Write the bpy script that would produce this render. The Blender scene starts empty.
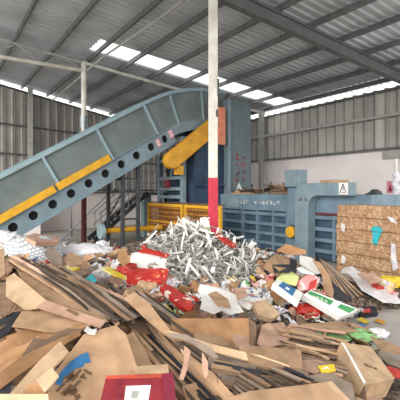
import bpy, bmesh, math, random
from mathutils import Vector, Matrix, noise
random.seed(7)
R = math.radians
COL = bpy.context.scene.collection
SC = bpy.context.scene
H = 1.9                                   # camera height
TH = math.atan2(2, 3)                     # the shed is turned this much from the line of sight
RX, RY = math.cos(TH), -math.sin(TH)      # camera right in the plan of the shed
FX, FY = math.sin(TH), math.cos(TH)       # camera forward

def W(cx, cz, h): return Vector((cx*RX + cz*FX, cx*RY + cz*FY, h))
def P(px, py, z): return W((px-200)/400*z, z, H-(py-192)/400*z)
CAM = Vector((0, 0, H))

# ---------------------------------------------------------------- materials
def srgb(r, g, b):
    f = lambda c: (c/255/12.92) if c/255 <= .04045 else ((c/255+.055)/1.055)**2.4
    return (f(r), f(g), f(b), 1)

def new_mat(name):
    m = bpy.data.materials.new(name); m.use_nodes = True
    nt = m.node_tree; b = nt.nodes['Principled BSDF']
    return m, nt, b

def paint(name, rgb, rough=.55, metal=0, var=.18, scale=4, bump=.0, dirt=None, rand=0, spec=.4):
    m, nt, b = new_mat(name)
    N, L = nt.nodes.new, nt.links.new
    b.inputs['Roughness'].default_value = rough; b.inputs['Metallic'].default_value = metal
    b.inputs['Specular IOR Level'].default_value = spec
    tc = N('ShaderNodeTexCoord')
    n = N('ShaderNodeTexNoise'); n.inputs['Scale'].default_value = scale; n.inputs['Detail'].default_value = 6
    L(tc.outputs['Object'], n.inputs['Vector'])
    rp = N('ShaderNodeValToRGB')
    c = Vector(srgb(*rgb)[:3])
    d = Vector(srgb(*dirt)[:3]) if dirt else c*(1-var*1.6)
    rp.color_ramp.elements[0].position = .3; rp.color_ramp.elements[1].position = .62
    rp.color_ramp.elements[0].color = (*d, 1); rp.color_ramp.elements[1].color = (*(c*(1+var*.25)), 1)
    L(n.outputs['Fac'], rp.inputs['Fac'])
    out = rp.outputs['Color']
    if rand:
        oi = N('ShaderNodeObjectInfo'); mr = N('ShaderNodeMapRange')
        mr.inputs['To Min'].default_value = 1-rand; mr.inputs['To Max'].default_value = 1+rand*.6
        L(oi.outputs['Random'], mr.inputs['Value'])
        hs = N('ShaderNodeHueSaturation'); L(mr.outputs['Result'], hs.inputs['Value']); L(out, hs.inputs['Color']); out = hs.outputs['Color']
    L(out, b.inputs['Base Color'])
    if bump:
        bp = N('ShaderNodeBump'); bp.inputs['Strength'].default_value = bump; bp.inputs['Distance'].default_value = .02
        L(n.outputs['Fac'], bp.inputs['Height']); L(bp.outputs['Normal'], b.inputs['Normal'])
    return m

def printed(name, cols, scale=6, rough=.4, rand=.15):
    """packaging print: blotches of the pack's own colours"""
    m, nt, b = new_mat(name); N, L = nt.nodes.new, nt.links.new
    b.inputs['Roughness'].default_value = rough
    tc = N('ShaderNodeTexCoord'); v = N('ShaderNodeTexVoronoi'); v.distance = 'CHEBYCHEV'; v.inputs['Scale'].default_value = scale
    oi = N('ShaderNodeObjectInfo'); ad = N('ShaderNodeVectorMath')
    L(tc.outputs['Object'], ad.inputs[0]); L(oi.outputs['Random'], ad.inputs[1]); L(ad.outputs[0], v.inputs['Vector'])
    s = N('ShaderNodeSeparateColor'); L(v.outputs['Color'], s.inputs['Color'])
    rp = N('ShaderNodeValToRGB'); rp.color_ramp.interpolation = 'CONSTANT'
    e = rp.color_ramp.elements
    while len(e) < len(cols): e.new(.5)
    for i, (p, c) in enumerate(cols): e[i].position = p; e[i].color = srgb(*c)
    L(s.outputs['Red'], rp.inputs['Fac'])
    L(rp.outputs['Color'], b.inputs['Base Color'])
    return m

M = {}
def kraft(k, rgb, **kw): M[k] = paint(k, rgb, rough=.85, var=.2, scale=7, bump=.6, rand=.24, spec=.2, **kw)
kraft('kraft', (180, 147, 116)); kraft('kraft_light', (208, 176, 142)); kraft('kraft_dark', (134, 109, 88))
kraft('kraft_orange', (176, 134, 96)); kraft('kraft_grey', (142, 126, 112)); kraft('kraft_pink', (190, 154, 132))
kraft('kraft_pit', (84, 72, 62))  # very dark kraft, painted shade for the gaps between boards
M['heap'] = printed('heap_litter', [(0, (70, 58, 50)), (.25, (118, 98, 80)), (.5, (88, 76, 68)), (.7, (136, 120, 106)), (.88, (56, 52, 50))], 24, .9)  # dark browns put the shade of gaps between pieces into the colour
M['paper'] = paint('paper', (226, 224, 220), rough=.7, var=.12, scale=5, rand=.2)
M['strip'] = paint('strip_paper', (236, 234, 228), rough=.5, var=.15, scale=6, rand=.2)
M['tangle'] = paint('tangle_paper', (172, 170, 164), rough=.55, var=.6, scale=9)  # greyer than the loose strips: shade of the mound's gaps painted in
M['strip_grey'] = paint('strip_grey', (176, 174, 168), rough=.45, var=.3, scale=6, rand=.35)
M['film'] = paint('film', (228, 226, 230), rough=.3, var=.2, scale=6, rand=.12, spec=.6)
M['dark'] = paint('dark_scrap', (44, 44, 50), rough=.6, rand=.3)
M['red_print'] = printed('red_print', [(0, (180, 46, 44)), (.4, (196, 84, 64)), (.6, (232, 214, 200)), (.8, (160, 52, 50))], 14)
M['red'] = paint('red_film', (200, 58, 48), rough=.35, var=.25)
M['sack_print'] = printed('sack_print', [(0, (198, 50, 46)), (.55, (210, 84, 60)), (.72, (186, 44, 46)), (.93, (226, 160, 120))], 26)
M['white_print'] = printed('white_print', [(0, (232, 230, 226)), (.45, (214, 206, 198)), (.68, (200, 110, 100)), (.76, (120, 134, 160)), (.82, (236, 232, 226)), (.93, (150, 160, 120))], 16)
M['yellow_print'] = printed('yellow_print', [(0, (222, 190, 40)), (.5, (232, 212, 110)), (.8, (240, 234, 214))], 7)
M['blue_print'] = printed('blue_print', [(0, (56, 82, 150)), (.5, (220, 224, 232)), (.75, (86, 120, 176))], 8)
M['green_print'] = printed('green_print', [(0, (90, 160, 90)), (.4, (190, 214, 160)), (.7, (226, 230, 214)), (.88, (60, 120, 76))], 8)
M['pink_print'] = printed('pink_print', [(0, (222, 150, 150)), (.4, (236, 206, 200)), (.75, (200, 80, 90))], 8)
M['baler'] = paint('baler_blue_paint', (112, 136, 152), rough=.5, var=.18, scale=2.5, bump=.05)
M['baler_dark'] = paint('baler_shaded_blue', (66, 88, 106), rough=.6, var=.2, scale=2)  # darker copy of the baler blue, recess shade put into the colour
M['conv_panel'] = paint('conveyor_panel_grey', (112, 123, 123), rough=.5, var=.14, scale=2)
M['conv_rim'] = paint('conveyor_rim_blue', (148, 172, 180), rough=.45, var=.08, scale=3)
M['conv_girder'] = paint('conveyor_girder_blue', (124, 144, 154), rough=.5, var=.14, scale=3)
M['navy'] = paint('hopper_navy', (52, 70, 92), rough=.6, var=.25, scale=2)
M['tower'] = paint('tower_grey', (106, 120, 126), rough=.55, var=.1, scale=2)
M['yellow'] = paint('yellow_paint', (226, 170, 44), rough=.5, var=.14, scale=4)
M['orange'] = paint('orange_paint', (220, 160, 48), rough=.5, var=.16, scale=3)
M['salmon'] = paint('salmon_paint', (226, 140, 110), rough=.5)
M['rubber'] = paint('black_rubber', (28, 28, 30), rough=.85)
M['dark_steel'] = paint('dark_steel', (62, 66, 70), rough=.6, var=.25)
M['white_steel'] = paint('white_painted_steel', (212, 210, 202), rough=.6, var=.12, scale=3, dirt=(186, 180, 168))
M['mesh_orange'] = paint('mesh_orange', (176, 116, 44), rough=.6)
M['red_steel'] = paint('red_painted_steel', (190, 44, 66), rough=.55, var=.2, scale=5)
M['maroon_steel'] = paint('maroon_painted_steel', (110, 50, 54), rough=.6, var=.2)
M['beam'] = paint('roof_beam_grey', (104, 106, 106), rough=.7, var=.15)
M['girt'] = paint('girt_grey', (168, 168, 162), rough=.6, var=.15)
M['roof'] = paint('roof_sheet', (198, 204, 208), rough=.5, var=.1, scale=.9, dirt=(172, 178, 182))
M['wall_sheet'] = paint('wall_sheet', (190, 188, 182), rough=.6, var=.1, scale=.8, dirt=(166, 164, 160))
def sheet_mat(axis):  # rib contrast painted into the colour, one dark stripe per rib
    m = M['wall_sheet'].copy(); m.name = 'wall_sheet_rib_contrast_'+axis; nt = m.node_tree; N, L = nt.nodes.new, nt.links.new
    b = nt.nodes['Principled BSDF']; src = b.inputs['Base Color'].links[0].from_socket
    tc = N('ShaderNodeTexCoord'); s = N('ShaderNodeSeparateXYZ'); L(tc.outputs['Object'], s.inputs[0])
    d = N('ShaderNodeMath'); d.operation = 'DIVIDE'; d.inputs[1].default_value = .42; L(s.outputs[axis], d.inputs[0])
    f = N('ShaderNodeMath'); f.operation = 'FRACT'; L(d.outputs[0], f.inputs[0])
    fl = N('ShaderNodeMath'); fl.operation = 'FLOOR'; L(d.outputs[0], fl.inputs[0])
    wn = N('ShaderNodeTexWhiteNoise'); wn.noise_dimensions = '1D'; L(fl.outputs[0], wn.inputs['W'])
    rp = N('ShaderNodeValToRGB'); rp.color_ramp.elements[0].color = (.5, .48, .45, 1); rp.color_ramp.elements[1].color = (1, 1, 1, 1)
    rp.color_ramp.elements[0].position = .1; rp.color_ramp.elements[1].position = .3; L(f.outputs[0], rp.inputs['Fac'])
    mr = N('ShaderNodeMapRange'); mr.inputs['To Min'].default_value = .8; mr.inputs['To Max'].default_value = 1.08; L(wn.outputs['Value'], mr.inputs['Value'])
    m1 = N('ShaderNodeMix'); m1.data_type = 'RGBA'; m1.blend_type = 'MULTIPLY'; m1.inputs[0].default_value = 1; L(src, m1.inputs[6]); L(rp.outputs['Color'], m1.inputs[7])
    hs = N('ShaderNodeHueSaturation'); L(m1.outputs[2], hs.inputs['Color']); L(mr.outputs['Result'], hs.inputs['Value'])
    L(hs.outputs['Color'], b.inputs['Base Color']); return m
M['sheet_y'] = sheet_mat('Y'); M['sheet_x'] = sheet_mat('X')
M['plaster'] = paint('white_plaster', (240, 232, 230), rough=.85, var=.05, scale=1.0, dirt=(230, 220, 218))
M['concrete'] = paint('concrete', (172, 166, 158), rough=.85, var=.14, scale=1.6, bump=.1)
M['white'] = paint('white_mark', (236, 236, 232), rough=.6, var=.03)
M['black'] = paint('black_mark', (26, 26, 28), rough=.6, var=.03)
M['brown_mark'] = paint('brown_print', (108, 82, 60), rough=.7, var=.05)
M['red_mark'] = paint('red_mark', (176, 70, 74), rough=.6, var=.05)
M['blue_mark'] = paint('blue_ink', (58, 122, 176), rough=.7, var=.2, scale=14)
M['teal'] = paint('teal_film', (52, 176, 190), rough=.35, var=.15)
M['crimson_top'] = paint('orange_red_print', (196, 84, 62), rough=.5, var=.25, scale=20)
M['maroon'] = paint('maroon_card', (128, 38, 58), rough=.55, var=.12)
M['crimson'] = paint('crimson_card', (142, 44, 54), rough=.55, var=.15, scale=12)
M['green'] = paint('green_mark', (62, 150, 84), rough=.5, var=.08)
M['green_film'] = paint('green_film', (150, 206, 140), rough=.3, var=.25, scale=9)
M['steel'] = paint('bright_steel', (160, 166, 170), rough=.4, metal=.4)
M['yellow_film'] = paint('yellow_film', (226, 196, 60), rough=.35, var=.15)
M['lime_card'] = paint('lime_card', (204, 212, 142), rough=.5, var=.1)

# baled cardboard: layered courses of crushed board
def bale_mat():
    m, nt, b = new_mat('baled_board'); N, L = nt.nodes.new, nt.links.new
    b.inputs['Roughness'].default_value = .9
    tc = N('ShaderNodeTexCoord'); mp = N('ShaderNodeMapping'); mp.inputs['Scale'].default_value = (5, 6, 4)
    n = N('ShaderNodeTexNoise'); n.inputs['Scale'].default_value = 1.3; n.inputs['Detail'].default_value = 9; n.inputs['Roughness'].default_value = .75; n.inputs['Distortion'].default_value = 1.2
    v = N('ShaderNodeTexVoronoi'); v.inputs['Scale'].default_value = 1.0
    L(tc.outputs['Object'], mp.inputs['Vector']); L(mp.outputs['Vector'], n.inputs['Vector']); L(n.outputs['Color'], v.inputs['Vector'])
    v.inputs['Scale'].default_value = 6
    s = N('ShaderNodeSeparateColor'); L(v.outputs['Color'], s.inputs['Color'])
    rp = N('ShaderNodeValToRGB'); e = rp.color_ramp.elements
    for p, c in [(.3, (168, 130, 96)), (.55, (184, 146, 110)), (.75, (142, 108, 80)), (.92, (190, 156, 122))]:
        x = e.new(p); x.color = srgb(*c)
    e[0].color = srgb(156, 118, 86); e[-1].color = srgb(204, 176, 146)
    L(s.outputs['Red'], rp.inputs['Fac']); L(rp.outputs['Color'], b.inputs['Base Color'])
    bp = N('ShaderNodeBump'); bp.inputs['Strength'].default_value = .7; bp.inputs['Distance'].default_value = .04
    L(n.outputs['Fac'], bp.inputs['Height']); L(bp.outputs['Normal'], b.inputs['Normal'])
    return m
M['bale'] = bale_mat()

def lattice_mat():
    m, nt, b = new_mat('lattice_print'); N, L = nt.nodes.new, nt.links.new
    b.inputs['Roughness'].default_value = .4
    tc = N('ShaderNodeTexCoord'); k = N('ShaderNodeTexBrick'); k.inputs['Scale'].default_value = 15
    k.inputs['Color1'].default_value = srgb(226, 228, 230); k.inputs['Color2'].default_value = srgb(206, 210, 214); k.inputs['Mortar'].default_value = srgb(140, 146, 150)
    k.inputs['Mortar Size'].default_value = .09; k.inputs['Brick Width'].default_value = .9; k.inputs['Row Height'].default_value = .6
    mp = N('ShaderNodeMapping'); mp.inputs['Rotation'].default_value = (R(70), 0, R(20))
    L(tc.outputs['Object'], mp.inputs['Vector']); L(mp.outputs['Vector'], k.inputs['Vector']); L(k.outputs['Color'], b.inputs['Base Color'])
    return m
M['lattice'] = lattice_mat()

def skylight_mat():
    m, nt, b = new_mat('translucent_sheet'); N, L = nt.nodes.new, nt.links.new
    t = N('ShaderNodeBsdfTranslucent'); t.inputs['Color'].default_value = (.92, .94, .95, 1)
    p = N('ShaderNodeBsdfTransparent'); p.inputs['Color'].default_value = (.95, .97, 1, 1)
    x = N('ShaderNodeMixShader'); x.inputs[0].default_value = .5
    L(t.outputs[0], x.inputs[1]); L(p.outputs[0], x.inputs[2]); L(x.outputs[0], nt.nodes['Material Output'].inputs['Surface'])
    return m
M['skylight'] = skylight_mat()

# ---------------------------------------------------------------- mesh helpers
class MB:
    def __init__(s): s.v = []; s.f = []
    def add(s, vs, fs):
        o = len(s.v); s.v += [Vector(v) for v in vs]; s.f += [tuple(i+o for i in f) for f in fs]; return s
    def box(s, x0, x1, y0, y1, z0, z1):
        vs = [(x, y, z) for z in (z0, z1) for y in (y0, y1) for x in (x0, x1)]
        return s.add(vs, [(0, 2, 3, 1), (4, 5, 7, 6), (0, 1, 5, 4), (2, 6, 7, 3), (0, 4, 6, 2), (1, 3, 7, 5)])
    def bar(s, a, b, w, h=None, up=(0, 0, 1)):
        a, b = Vector(a), Vector(b); h = h or w
        d = (b-a).normalized(); u = Vector(up)
        if abs(d.dot(u)) > .98: u = Vector((1, 0, 0))
        sd = d.cross(u).normalized(); u = sd.cross(d).normalized()
        vs = [p + sd*(i*w/2) + u*(j*h/2) for p in (a, b) for j in (-1, 1) for i in (-1, 1)]
        return s.add(vs, [(0, 2, 3, 1), (4, 5, 7, 6), (0, 1, 5, 4), (2, 6, 7, 3), (0, 4, 6, 2), (1, 3, 7, 5)])
    def tube(s, pts, r, n=12):
        pts = [Vector(p) for p in pts]; rings = []
        for i, p in enumerate(pts):
            d = (pts[min(i+1, len(pts)-1)] - pts[max(i-1, 0)]).normalized()
            u = Vector((0, 0, 1)) if abs(d.z) < .9 else Vector((1, 0, 0))
            a = d.cross(u).normalized(); b = a.cross(d)
            rings.append([p + (a*math.cos(t)+b*math.sin(t))*r for t in [2*math.pi*k/n for k in range(n)]])
        vs = [v for rg in rings for v in rg]; fs = []
        for i in range(len(pts)-1):
            for k in range(n): fs.append((i*n+k, i*n+(k+1) % n, (i+1)*n+(k+1) % n, (i+1)*n+k))
        fs.append(tuple(range(n))[::-1]); fs.append(tuple(range((len(pts)-1)*n, len(pts)*n)))
        return s.add(vs, fs)
    def prism(s, poly, off):
        """extrude a planar 3D polygon by the vector off"""
        n = len(poly); off = Vector(off); vs = [Vector(p) for p in poly]+[Vector(p)+off for p in poly]
        fs = [tuple(range(n)), tuple(range(n, 2*n))[::-1]] + [(i, i+n, (i+1) % n+n, (i+1) % n) for i in range(n)]
        return s.add(vs, fs)
    def mesh(s, name, mat, loc=(0, 0, 0), smooth=False):
        me = bpy.data.meshes.new(name); l = Vector(loc)
        me.from_pydata([v-l for v in s.v], [], s.f); me.materials.append(mat)
        bm = bmesh.new(); bm.from_mesh(me); bmesh.ops.recalc_face_normals(bm, faces=bm.faces); bm.to_mesh(me); bm.free()
        if smooth:
            for p in me.polygons: p.use_smooth = True
        return me

def tag(o, label=None, cat=None, group=None, kind=None):
    if label: o['label'] = label
    if cat: o['category'] = cat
    if group: o['group'] = group
    if kind: o['kind'] = kind
    return o
def root(name, loc, label, cat, group=None):
    o = bpy.data.objects.new(name, None); COL.objects.link(o); o.location = loc; o.empty_display_size = .1
    return tag(o, label, cat, group)
def wloc(o):
    l = Vector((0, 0, 0))
    while o: l += o.location; o = o.parent
    return l
def part(name, mb, mat, parent, smooth=False, label=None, bevel=0):
    """mb in shed coordinates; the part's own origin is its thing's base"""
    mat = M[mat] if isinstance(mat, str) else mat
    o = bpy.data.objects.new(name, mb.mesh(name, mat, wloc(parent), smooth)); COL.objects.link(o); o.parent = parent
    if label: o['label'] = label
    if bevel: add_bevel(o, bevel)
    return o
def add_bevel(o, w):
    m = o.modifiers.new('Bevel', 'BEVEL'); m.width = w; m.segments = 2; m.limit_method = 'ANGLE'
def solo(name, mb, mat, label, cat, group=None, loc=None, smooth=False, bevel=0):
    mat = M[mat] if isinstance(mat, str) else mat
    if loc is None:
        lo = Vector((min(v[i] for v in mb.v) for i in range(3))); hi = Vector((max(v[i] for v in mb.v) for i in range(3)))
        loc = Vector(((lo.x+hi.x)/2, (lo.y+hi.y)/2, lo.z))
    o = bpy.data.objects.new(name, mb.mesh(name, mat, loc, smooth)); COL.objects.link(o); o.location = loc
    if bevel: add_bevel(o, bevel)
    return tag(o, label, cat, group)
def struct(name, mb, mat, parent=None, thick=0, smooth=False):
    mat = M[mat] if isinstance(mat, str) else mat
    o = bpy.data.objects.new(name, mb.mesh(name, mat, smooth=smooth)); COL.objects.link(o); o['kind'] = 'structure'
    if thick:
        m = o.modifiers.new('Solidify', 'SOLIDIFY'); m.thickness = thick; m.offset = 0
    return o
def glyphs(mb, origin, u, v, cell, n, gap=.2, thick=.12, off=(0, 0, 0), rng=None):
    """n square characters of brush strokes, worn past reading"""
    rng = rng or random.Random(3)
    u, v, off = Vector(u), Vector(v), Vector(off)
    nrm = u.cross(v).normalized()
    for i in range(n):
        o = Vector(origin) + off*i
        for k in range(rng.randint(4, 6)):
            t = thick*cell
            if rng.random() < .5:
                a = rng.uniform(0, .3); b = rng.uniform(.6, 1); y = rng.choice([0, .25, .5, .75, 1])*.88
                q = [o+u*a*cell+v*y*cell, o+u*b*cell+v*y*cell, o+u*b*cell+v*(y*cell+t), o+u*a*cell+v*(y*cell+t)]
            else:
                a = rng.uniform(0, .3); b = rng.uniform(.6, 1); x = rng.choice([0, .3, .5, .8])
                q = [o+u*x*cell+v*a*cell, o+u*(x*cell+t)+v*a*cell, o+u*(x*cell+t)+v*b*cell, o+u*x*cell+v*b*cell]
            mb.prism(q, nrm*.004)
    return mb

# ---------------------------------------------------------------- the shed
YG, XB = 22.7, 13.2
def roof_h(x): return 7.2-.1*x
def yg(x): return 18.77+.3*x              # the gable stands a little skew
struct('floor', MB().box(-16, 13.6, -16, 24, -.12, 0), 'concrete')

def corrugated(a0, a1, period, depth, mk):
    """mk(t, d) -> two or more points across the sheet at profile position t, offset d"""
    vs = []; fs = []; t = a0; prof = []
    while t < a1:
        for q, d in ((0, 0), (.55, 0), (.67, 1), (.88, 1)):
            prof.append((t+q*period, d*depth))
        t += period
    k = None
    for t, d in prof:
        row = mk(t, d); k = len(row); vs += row
    for i in range(len(prof)-1):
        for j in range(k-1): fs.append((i*k+j, i*k+j+1, (i+1)*k+j+1, (i+1)*k+j))
    return MB().add(vs, fs)

SKY = [(12.15, 13.35, 4.4, 13.5), (1.2, 3.0, -2.5, 13.5), (-4.6, -2.8, -2.5, 13.5)]  # last two strips are unseen, added to bring in more daylight
xs_roof = [-2.5, 13.6]
ye = lambda t, x: t if t <= 13.4 else 13.4+(t-13.4)/(22.3-13.4)*(yg(x)+.25-13.4)
roof_mb = MB()
edges = sorted([(-5.5, 'a')] + [(s[0], 'b') for s in SKY] + [(s[1], 'a') for s in SKY] + [(22.3, 'end')])
for (y0, k), (y1, _) in zip(edges, edges[1:]):
    if k == 'a':
        c = corrugated(y0, y1-.01, .25, .045, lambda t, d: [(x, ye(t, x), roof_h(x)-d) for x in xs_roof])
        roof_mb.add(c.v, c.f)
c = corrugated(12.15, 13.34, .25, .045, lambda t, d: [(x, t, roof_h(x)-d) for x in (-2.5, 4.4)]); roof_mb.add(c.v, c.f)
c = None
struct('ceiling', roof_mb, 'roof', thick=.012)
for i, (y0, y1, x0, x1) in enumerate(SKY):
    c = corrugated(y0, y1, .25, .045, lambda t, d: [(x, t, roof_h(x)-d) for x in (x0, x1)])
    struct('window_%d' % (i+1), c, 'skylight')  # after the first, these are the added strips out of view

TR = [0]
def trim(mb, mat): TR[0] += 1; return struct('trim_%d' % TR[0], mb, mat)
x = -5.0+.0
xp = [8.2+1.2*k for k in range(-8, 5)]
for x in xp:                                             # purlins
    z = roof_h(x)-.06
    trim(MB().bar((x, -5.3, z-.075), (x, yg(x)+.2, z-.075), .07, .15), 'beam')
for y in (7.1, 0.0):                                 # I-section rafters
    mb = MB()
    for dz, w, hh in ((-.24, .18, .025), (-.54, .18, .025), (-.39, .02, .3)):
        mb.bar((-2.4, y, roof_h(-2.4)+dz), (13.1, y, roof_h(13.1)+dz), w, hh)
    trim(mb, 'beam')
trim(MB().tube([(4.5, 14.1, roof_h(4.5)-.27), (13.1, 14.1, roof_h(13.1)-.27)], .06), 'white_steel')
mb = MB().tube([(-2.4, 14.1, roof_h(-2.4)-.27), (4.5, 14.1, roof_h(4.5)-.27)], .05)
x = 4.5
while x > -2:                                            # webs of the light truss
    mb.tube([(x, 14.1, 6.2), (x-.75, 14.1, roof_h(x-.75)-.27), (x-1.5, 14.1, 6.2)], .022, 8); x -= 1.5
trim(mb, 'girt')
trim(MB().tube([(-2.4, 14.1, 6.2), (4.5, 14.1, 6.2)], .065), 'white_steel')
trim(MB().tube([(5.06, 7.1, 6.55), (4.9, 9.5, 6.42), (4.6, 12.5, 6.3), (4.55, 14.0, 6.22), (4.55, 14.3, 6.2), (4.7, 17, 6.28), (4.75, 20.0, 6.3)], .035), 'girt')

# back wall: plaster below, sheet above, daylight gap under the eave
mb = MB().box(XB, XB+.25, 5.6, YG, 0, 3.42)
struct('wall_back', mb, 'plaster')
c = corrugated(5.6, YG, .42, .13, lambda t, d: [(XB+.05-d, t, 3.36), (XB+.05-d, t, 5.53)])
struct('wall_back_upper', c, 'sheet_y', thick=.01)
trim(MB().bar((XB-.16, 5.6, 4.54), (XB-.16, YG, 4.54), .1, .1), 'girt')
trim(MB().bar((XB-.16, 5.6, 5.42), (XB-.16, YG, 5.42), .08, .07), 'beam')
trim(MB().bar((XB-.16, 5.6, 3.4), (XB-.16, YG, 3.4), .08, .08), 'beam')
for y in (14.1, 7.1):
    trim(MB().bar((XB-.32, y, 0), (XB-.32, y, roof_h(XB)-.1), .2, .2), 'girt')
# gable wall on the left
mb = MB().prism([(1.0, yg(1.0), 0), (XB+.25, yg(XB+.25), 0), (XB+.25, yg(XB+.25)+.25, 0), (1.0, yg(1.0)+.25, 0)], (0, 0, 1.9))
struct('wall_left', mb, 'plaster')
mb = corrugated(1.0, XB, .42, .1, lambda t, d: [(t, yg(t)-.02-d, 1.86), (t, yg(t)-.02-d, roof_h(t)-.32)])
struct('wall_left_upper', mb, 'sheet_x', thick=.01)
for z in (1.88, 3.6, 4.9): trim(MB().bar((1, yg(1)-.13, z), (XB, yg(XB)-.13, z), .07, .08), 'beam')
trim(MB().bar((1, yg(1)-.12, roof_h(1)-.38), (XB, yg(XB)-.12, roof_h(XB)-.38), .08, .08), 'beam')
for px in (30,):
    off = (px-200)/400; z = (18.77-.2)/(off*RY+FY-.3*(off*RX+FX)); x = z*(off*RX+FX); YP = yg(x)
    trim(MB().bar((x, YP-.25, 0), (x, YP-.25, roof_h(x)-.15), .2, .2), 'girt')
# patched sheet hanging low on the back wall, far right
solo('sheet_patch', MB().box(XB-.14, XB-.002, 6.6, 8.1, 3.05, 3.34), 'girt', 'grey metal sheet fixed under the corrugated cladding at far right', 'panel')

# columns
def column(x, y, h, w, base_h, white, red, label, round_=False):
    r = root('steel_column', (x, y, 0), label, 'column')
    if round_:
        part('shaft', MB().tube([(x, y, base_h), (x, y, h)], w/2, 20), white, r, smooth=False)
        part('painted_base', MB().tube([(x, y, 0), (x, y, base_h)], w/2+.003, 20), red, r, label='dark red painted lower length of the column')
        part('clamp', MB().tube([(x, y, 4.15), (x, y, 4.6)], w/2+.03, 16), 'steel', r)
    else:
        a = TH
        def sq(z0, z1, w):
            cs = [W(0, 0, 0)]
            pts = [Vector((x, y, z0)) + (W(i*w/2, j*w/2, 0)) for i, j in ((-1, -1), (1, -1), (1, 1), (-1, 1))]
            return MB().prism(pts, (0, 0, z1-z0))
        part('shaft', sq(base_h, h, w), white, r, bevel=.012)
        part('painted_base', sq(0, base_h, w+.006), red, r, label='pinkish red painted lower half of the column')
        q = MB().prism([Vector((x, y, 3.96))+W(i, j, 0) for i, j in ((.09, -.16), (.13, -.16), (.13, -.06), (.09, -.06))], (0, 0, .36))
        part('cable_box', q, 'dark_steel', r)
        q = MB().prism([Vector((x, y, 3.52))+W(i, j, 0) for i, j in ((.06, -.15), (.1, -.15), (.1, -.06), (.06, -.06))], (0, 0, .14))
        part('bracket', q, 'dark_steel', r)
    return r
column(5.06, 7.08, roof_h(5.06)-.25, .2, 2.2, 'white_steel', 'red_steel', 'square steel column painted white above and red below, standing in the paper heap')
column(4.45, 14.12, roof_h(4.45)-.22, .18, 2.3, 'white_steel', 'maroon_steel', 'round whitish column behind the inclined conveyor, dark red at its foot', True)

# ---------------------------------------------------------------- inclined conveyor
YN, YF = 12.3, 13.8
A0 = math.atan(.587)
xs, xb, RAD = .75, 6.0, 5.5
h_at = lambda x: 2.40+.587*(x-1.545)
L1 = (xb-xs)/math.cos(A0); L2 = RAD*A0; L3 = .55
LT = L1+L2+L3
def path(s, d):
    """point at arc length s along the rim, d below it square to the run"""
    if s <= L1: x = xs+s*math.cos(A0); h = h_at(xs)+s*math.sin(A0); a = A0
    elif s <= L1+L2:
        a = A0-(s-L1)/RAD
        x = xb+RAD*(math.sin(A0)-math.sin(a)); h = h_at(xb)+RAD*(math.cos(a)-math.cos(A0))
    else:
        a = 0; x = xb+RAD*math.sin(A0)+(s-L1-L2); h = h_at(xb)+RAD*(1-math.cos(A0))
    return x+d*math.sin(a), h-d*math.cos(a)
def s_of_x(x): return (x-xs)/math.cos(A0)
def band(mb, s0, s1, d0, d1, y0, y1, step=.25):
    n = max(1, int((s1-s0)/step)); vs = []; fs = []
    for i in range(n+1):
        s = s0+(s1-s0)*i/n
        for y in (y0, y1):
            for d in (d0, d1):
                x, h = path(s, d); vs.append((x, y, h))
    for i in range(n):
        a, b = i*4, i*4+4
        fs += [(a, a+1, b+1, b), (a+2, b+2, b+3, a+3), (a, b, b+2, a+2), (a+1, a+3, b+3, b+1)]
    fs += [(0, 2, 3, 1), (n*4, n*4+1, n*4+3, n*4+2)]
    return mb.add(vs, fs)
cv = root('inclined_conveyor', (xs, (YN+YF)/2, 0), 'long grey and blue inclined conveyor with yellow guards rising to the hopper', 'conveyor')
for nm, ya, yb in (('near', YN, YN+.05), ('far', YF-.05, YF)):
    o = part('side_panel', band(MB(), 0, LT, .1, 1.2, ya, yb), 'conv_panel', cv)
    sg = -1 if nm == 'near' else 1
    yr = (ya-.07, yb) if nm == 'near' else (ya, yb+.07)
    part('rim', band(MB(), 0, LT, 0, .12, *yr), 'conv_rim', o, label='pale blue top rim')
    if nm == 'near':
        for x in (2.59-1.62, 2.59, 4.21, 5.83):
            s = s_of_x(x); part('stiffener', band(MB(), s-.035, s+.035, .1, 1.2, YN-.09, YN+.01), 'conv_rim', o)
        for s in (L1+.95, L1+2.35):
            part('stiffener', band(MB(), s-.03, s+.03, .1, 1.2, YN-.07, YN+.01), 'conv_rim', o)
# girder with a row of round holes
s_first = s_of_x(1.13); ds = .54/math.cos(A0); d0, d1 = 1.17, 1.74; dm = (d0+d1)/2; rh = .135
g = MB()
def plate(poly):          # poly of (s, d) pairs, flat plate in the near face
    return [Vector((path(s, d)[0], YN-.03, path(s, d)[1])) for s, d in poly]
for k in range(10):
    sc = s_first+ds*k; n = 40; outer = []; inner = []
    for i in range(n):
        t = 2*math.pi*i/n+math.pi/4; c, s_ = math.cos(t), math.sin(t); mm = max(abs(c), abs(s_))
        outer.append((sc+c/mm*ds/2, dm+s_/mm*(d1-d0)/2)); inner.append((sc+c*rh, dm+s_*rh))
    vo, vi = plate(outer), plate(inner); back = Vector((0, .09, 0))
    vs = vo+vi+[v+back for v in vi]
    g.add(vs, [(i, (i+1) % n, n+(i+1) % n, n+i) for i in range(n)] + [(n+i, n+(i+1) % n, 2*n+(i+1) % n, 2*n+i) for i in range(n)])
s_l = s_first-ds/2; s_r = s_first+ds*9.5
band(g, 0, s_l, d0, d1, YN-.03, YN+.06); band(g, s_r, L1+.5, d0, d1, YN-.03, YN+.06); band(g, L1+.5, LT, d0-.02, 1.5, YN-.05, YN+.06)
band(g, s_l, s_r, d0-.03, d0+.01, YN-.08, YN+.06); band(g, s_l, s_r, d1-.01, d1+.03, YN-.08, YN+.06)
gd = part('girder', g, 'conv_girder', cv)
part('girder', band(MB(), 0, LT, d0, 1.6, YF-.06, YF+.03), 'conv_girder', cv)
part('belt', band(band(MB(), 0, L1+.3, .98, 1.66, YN+.08, YF-.08), L1+.3, LT, .98, 1.46, YN+.08, YF-.08), 'rubber', cv, label='black belt inside the housing')
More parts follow.
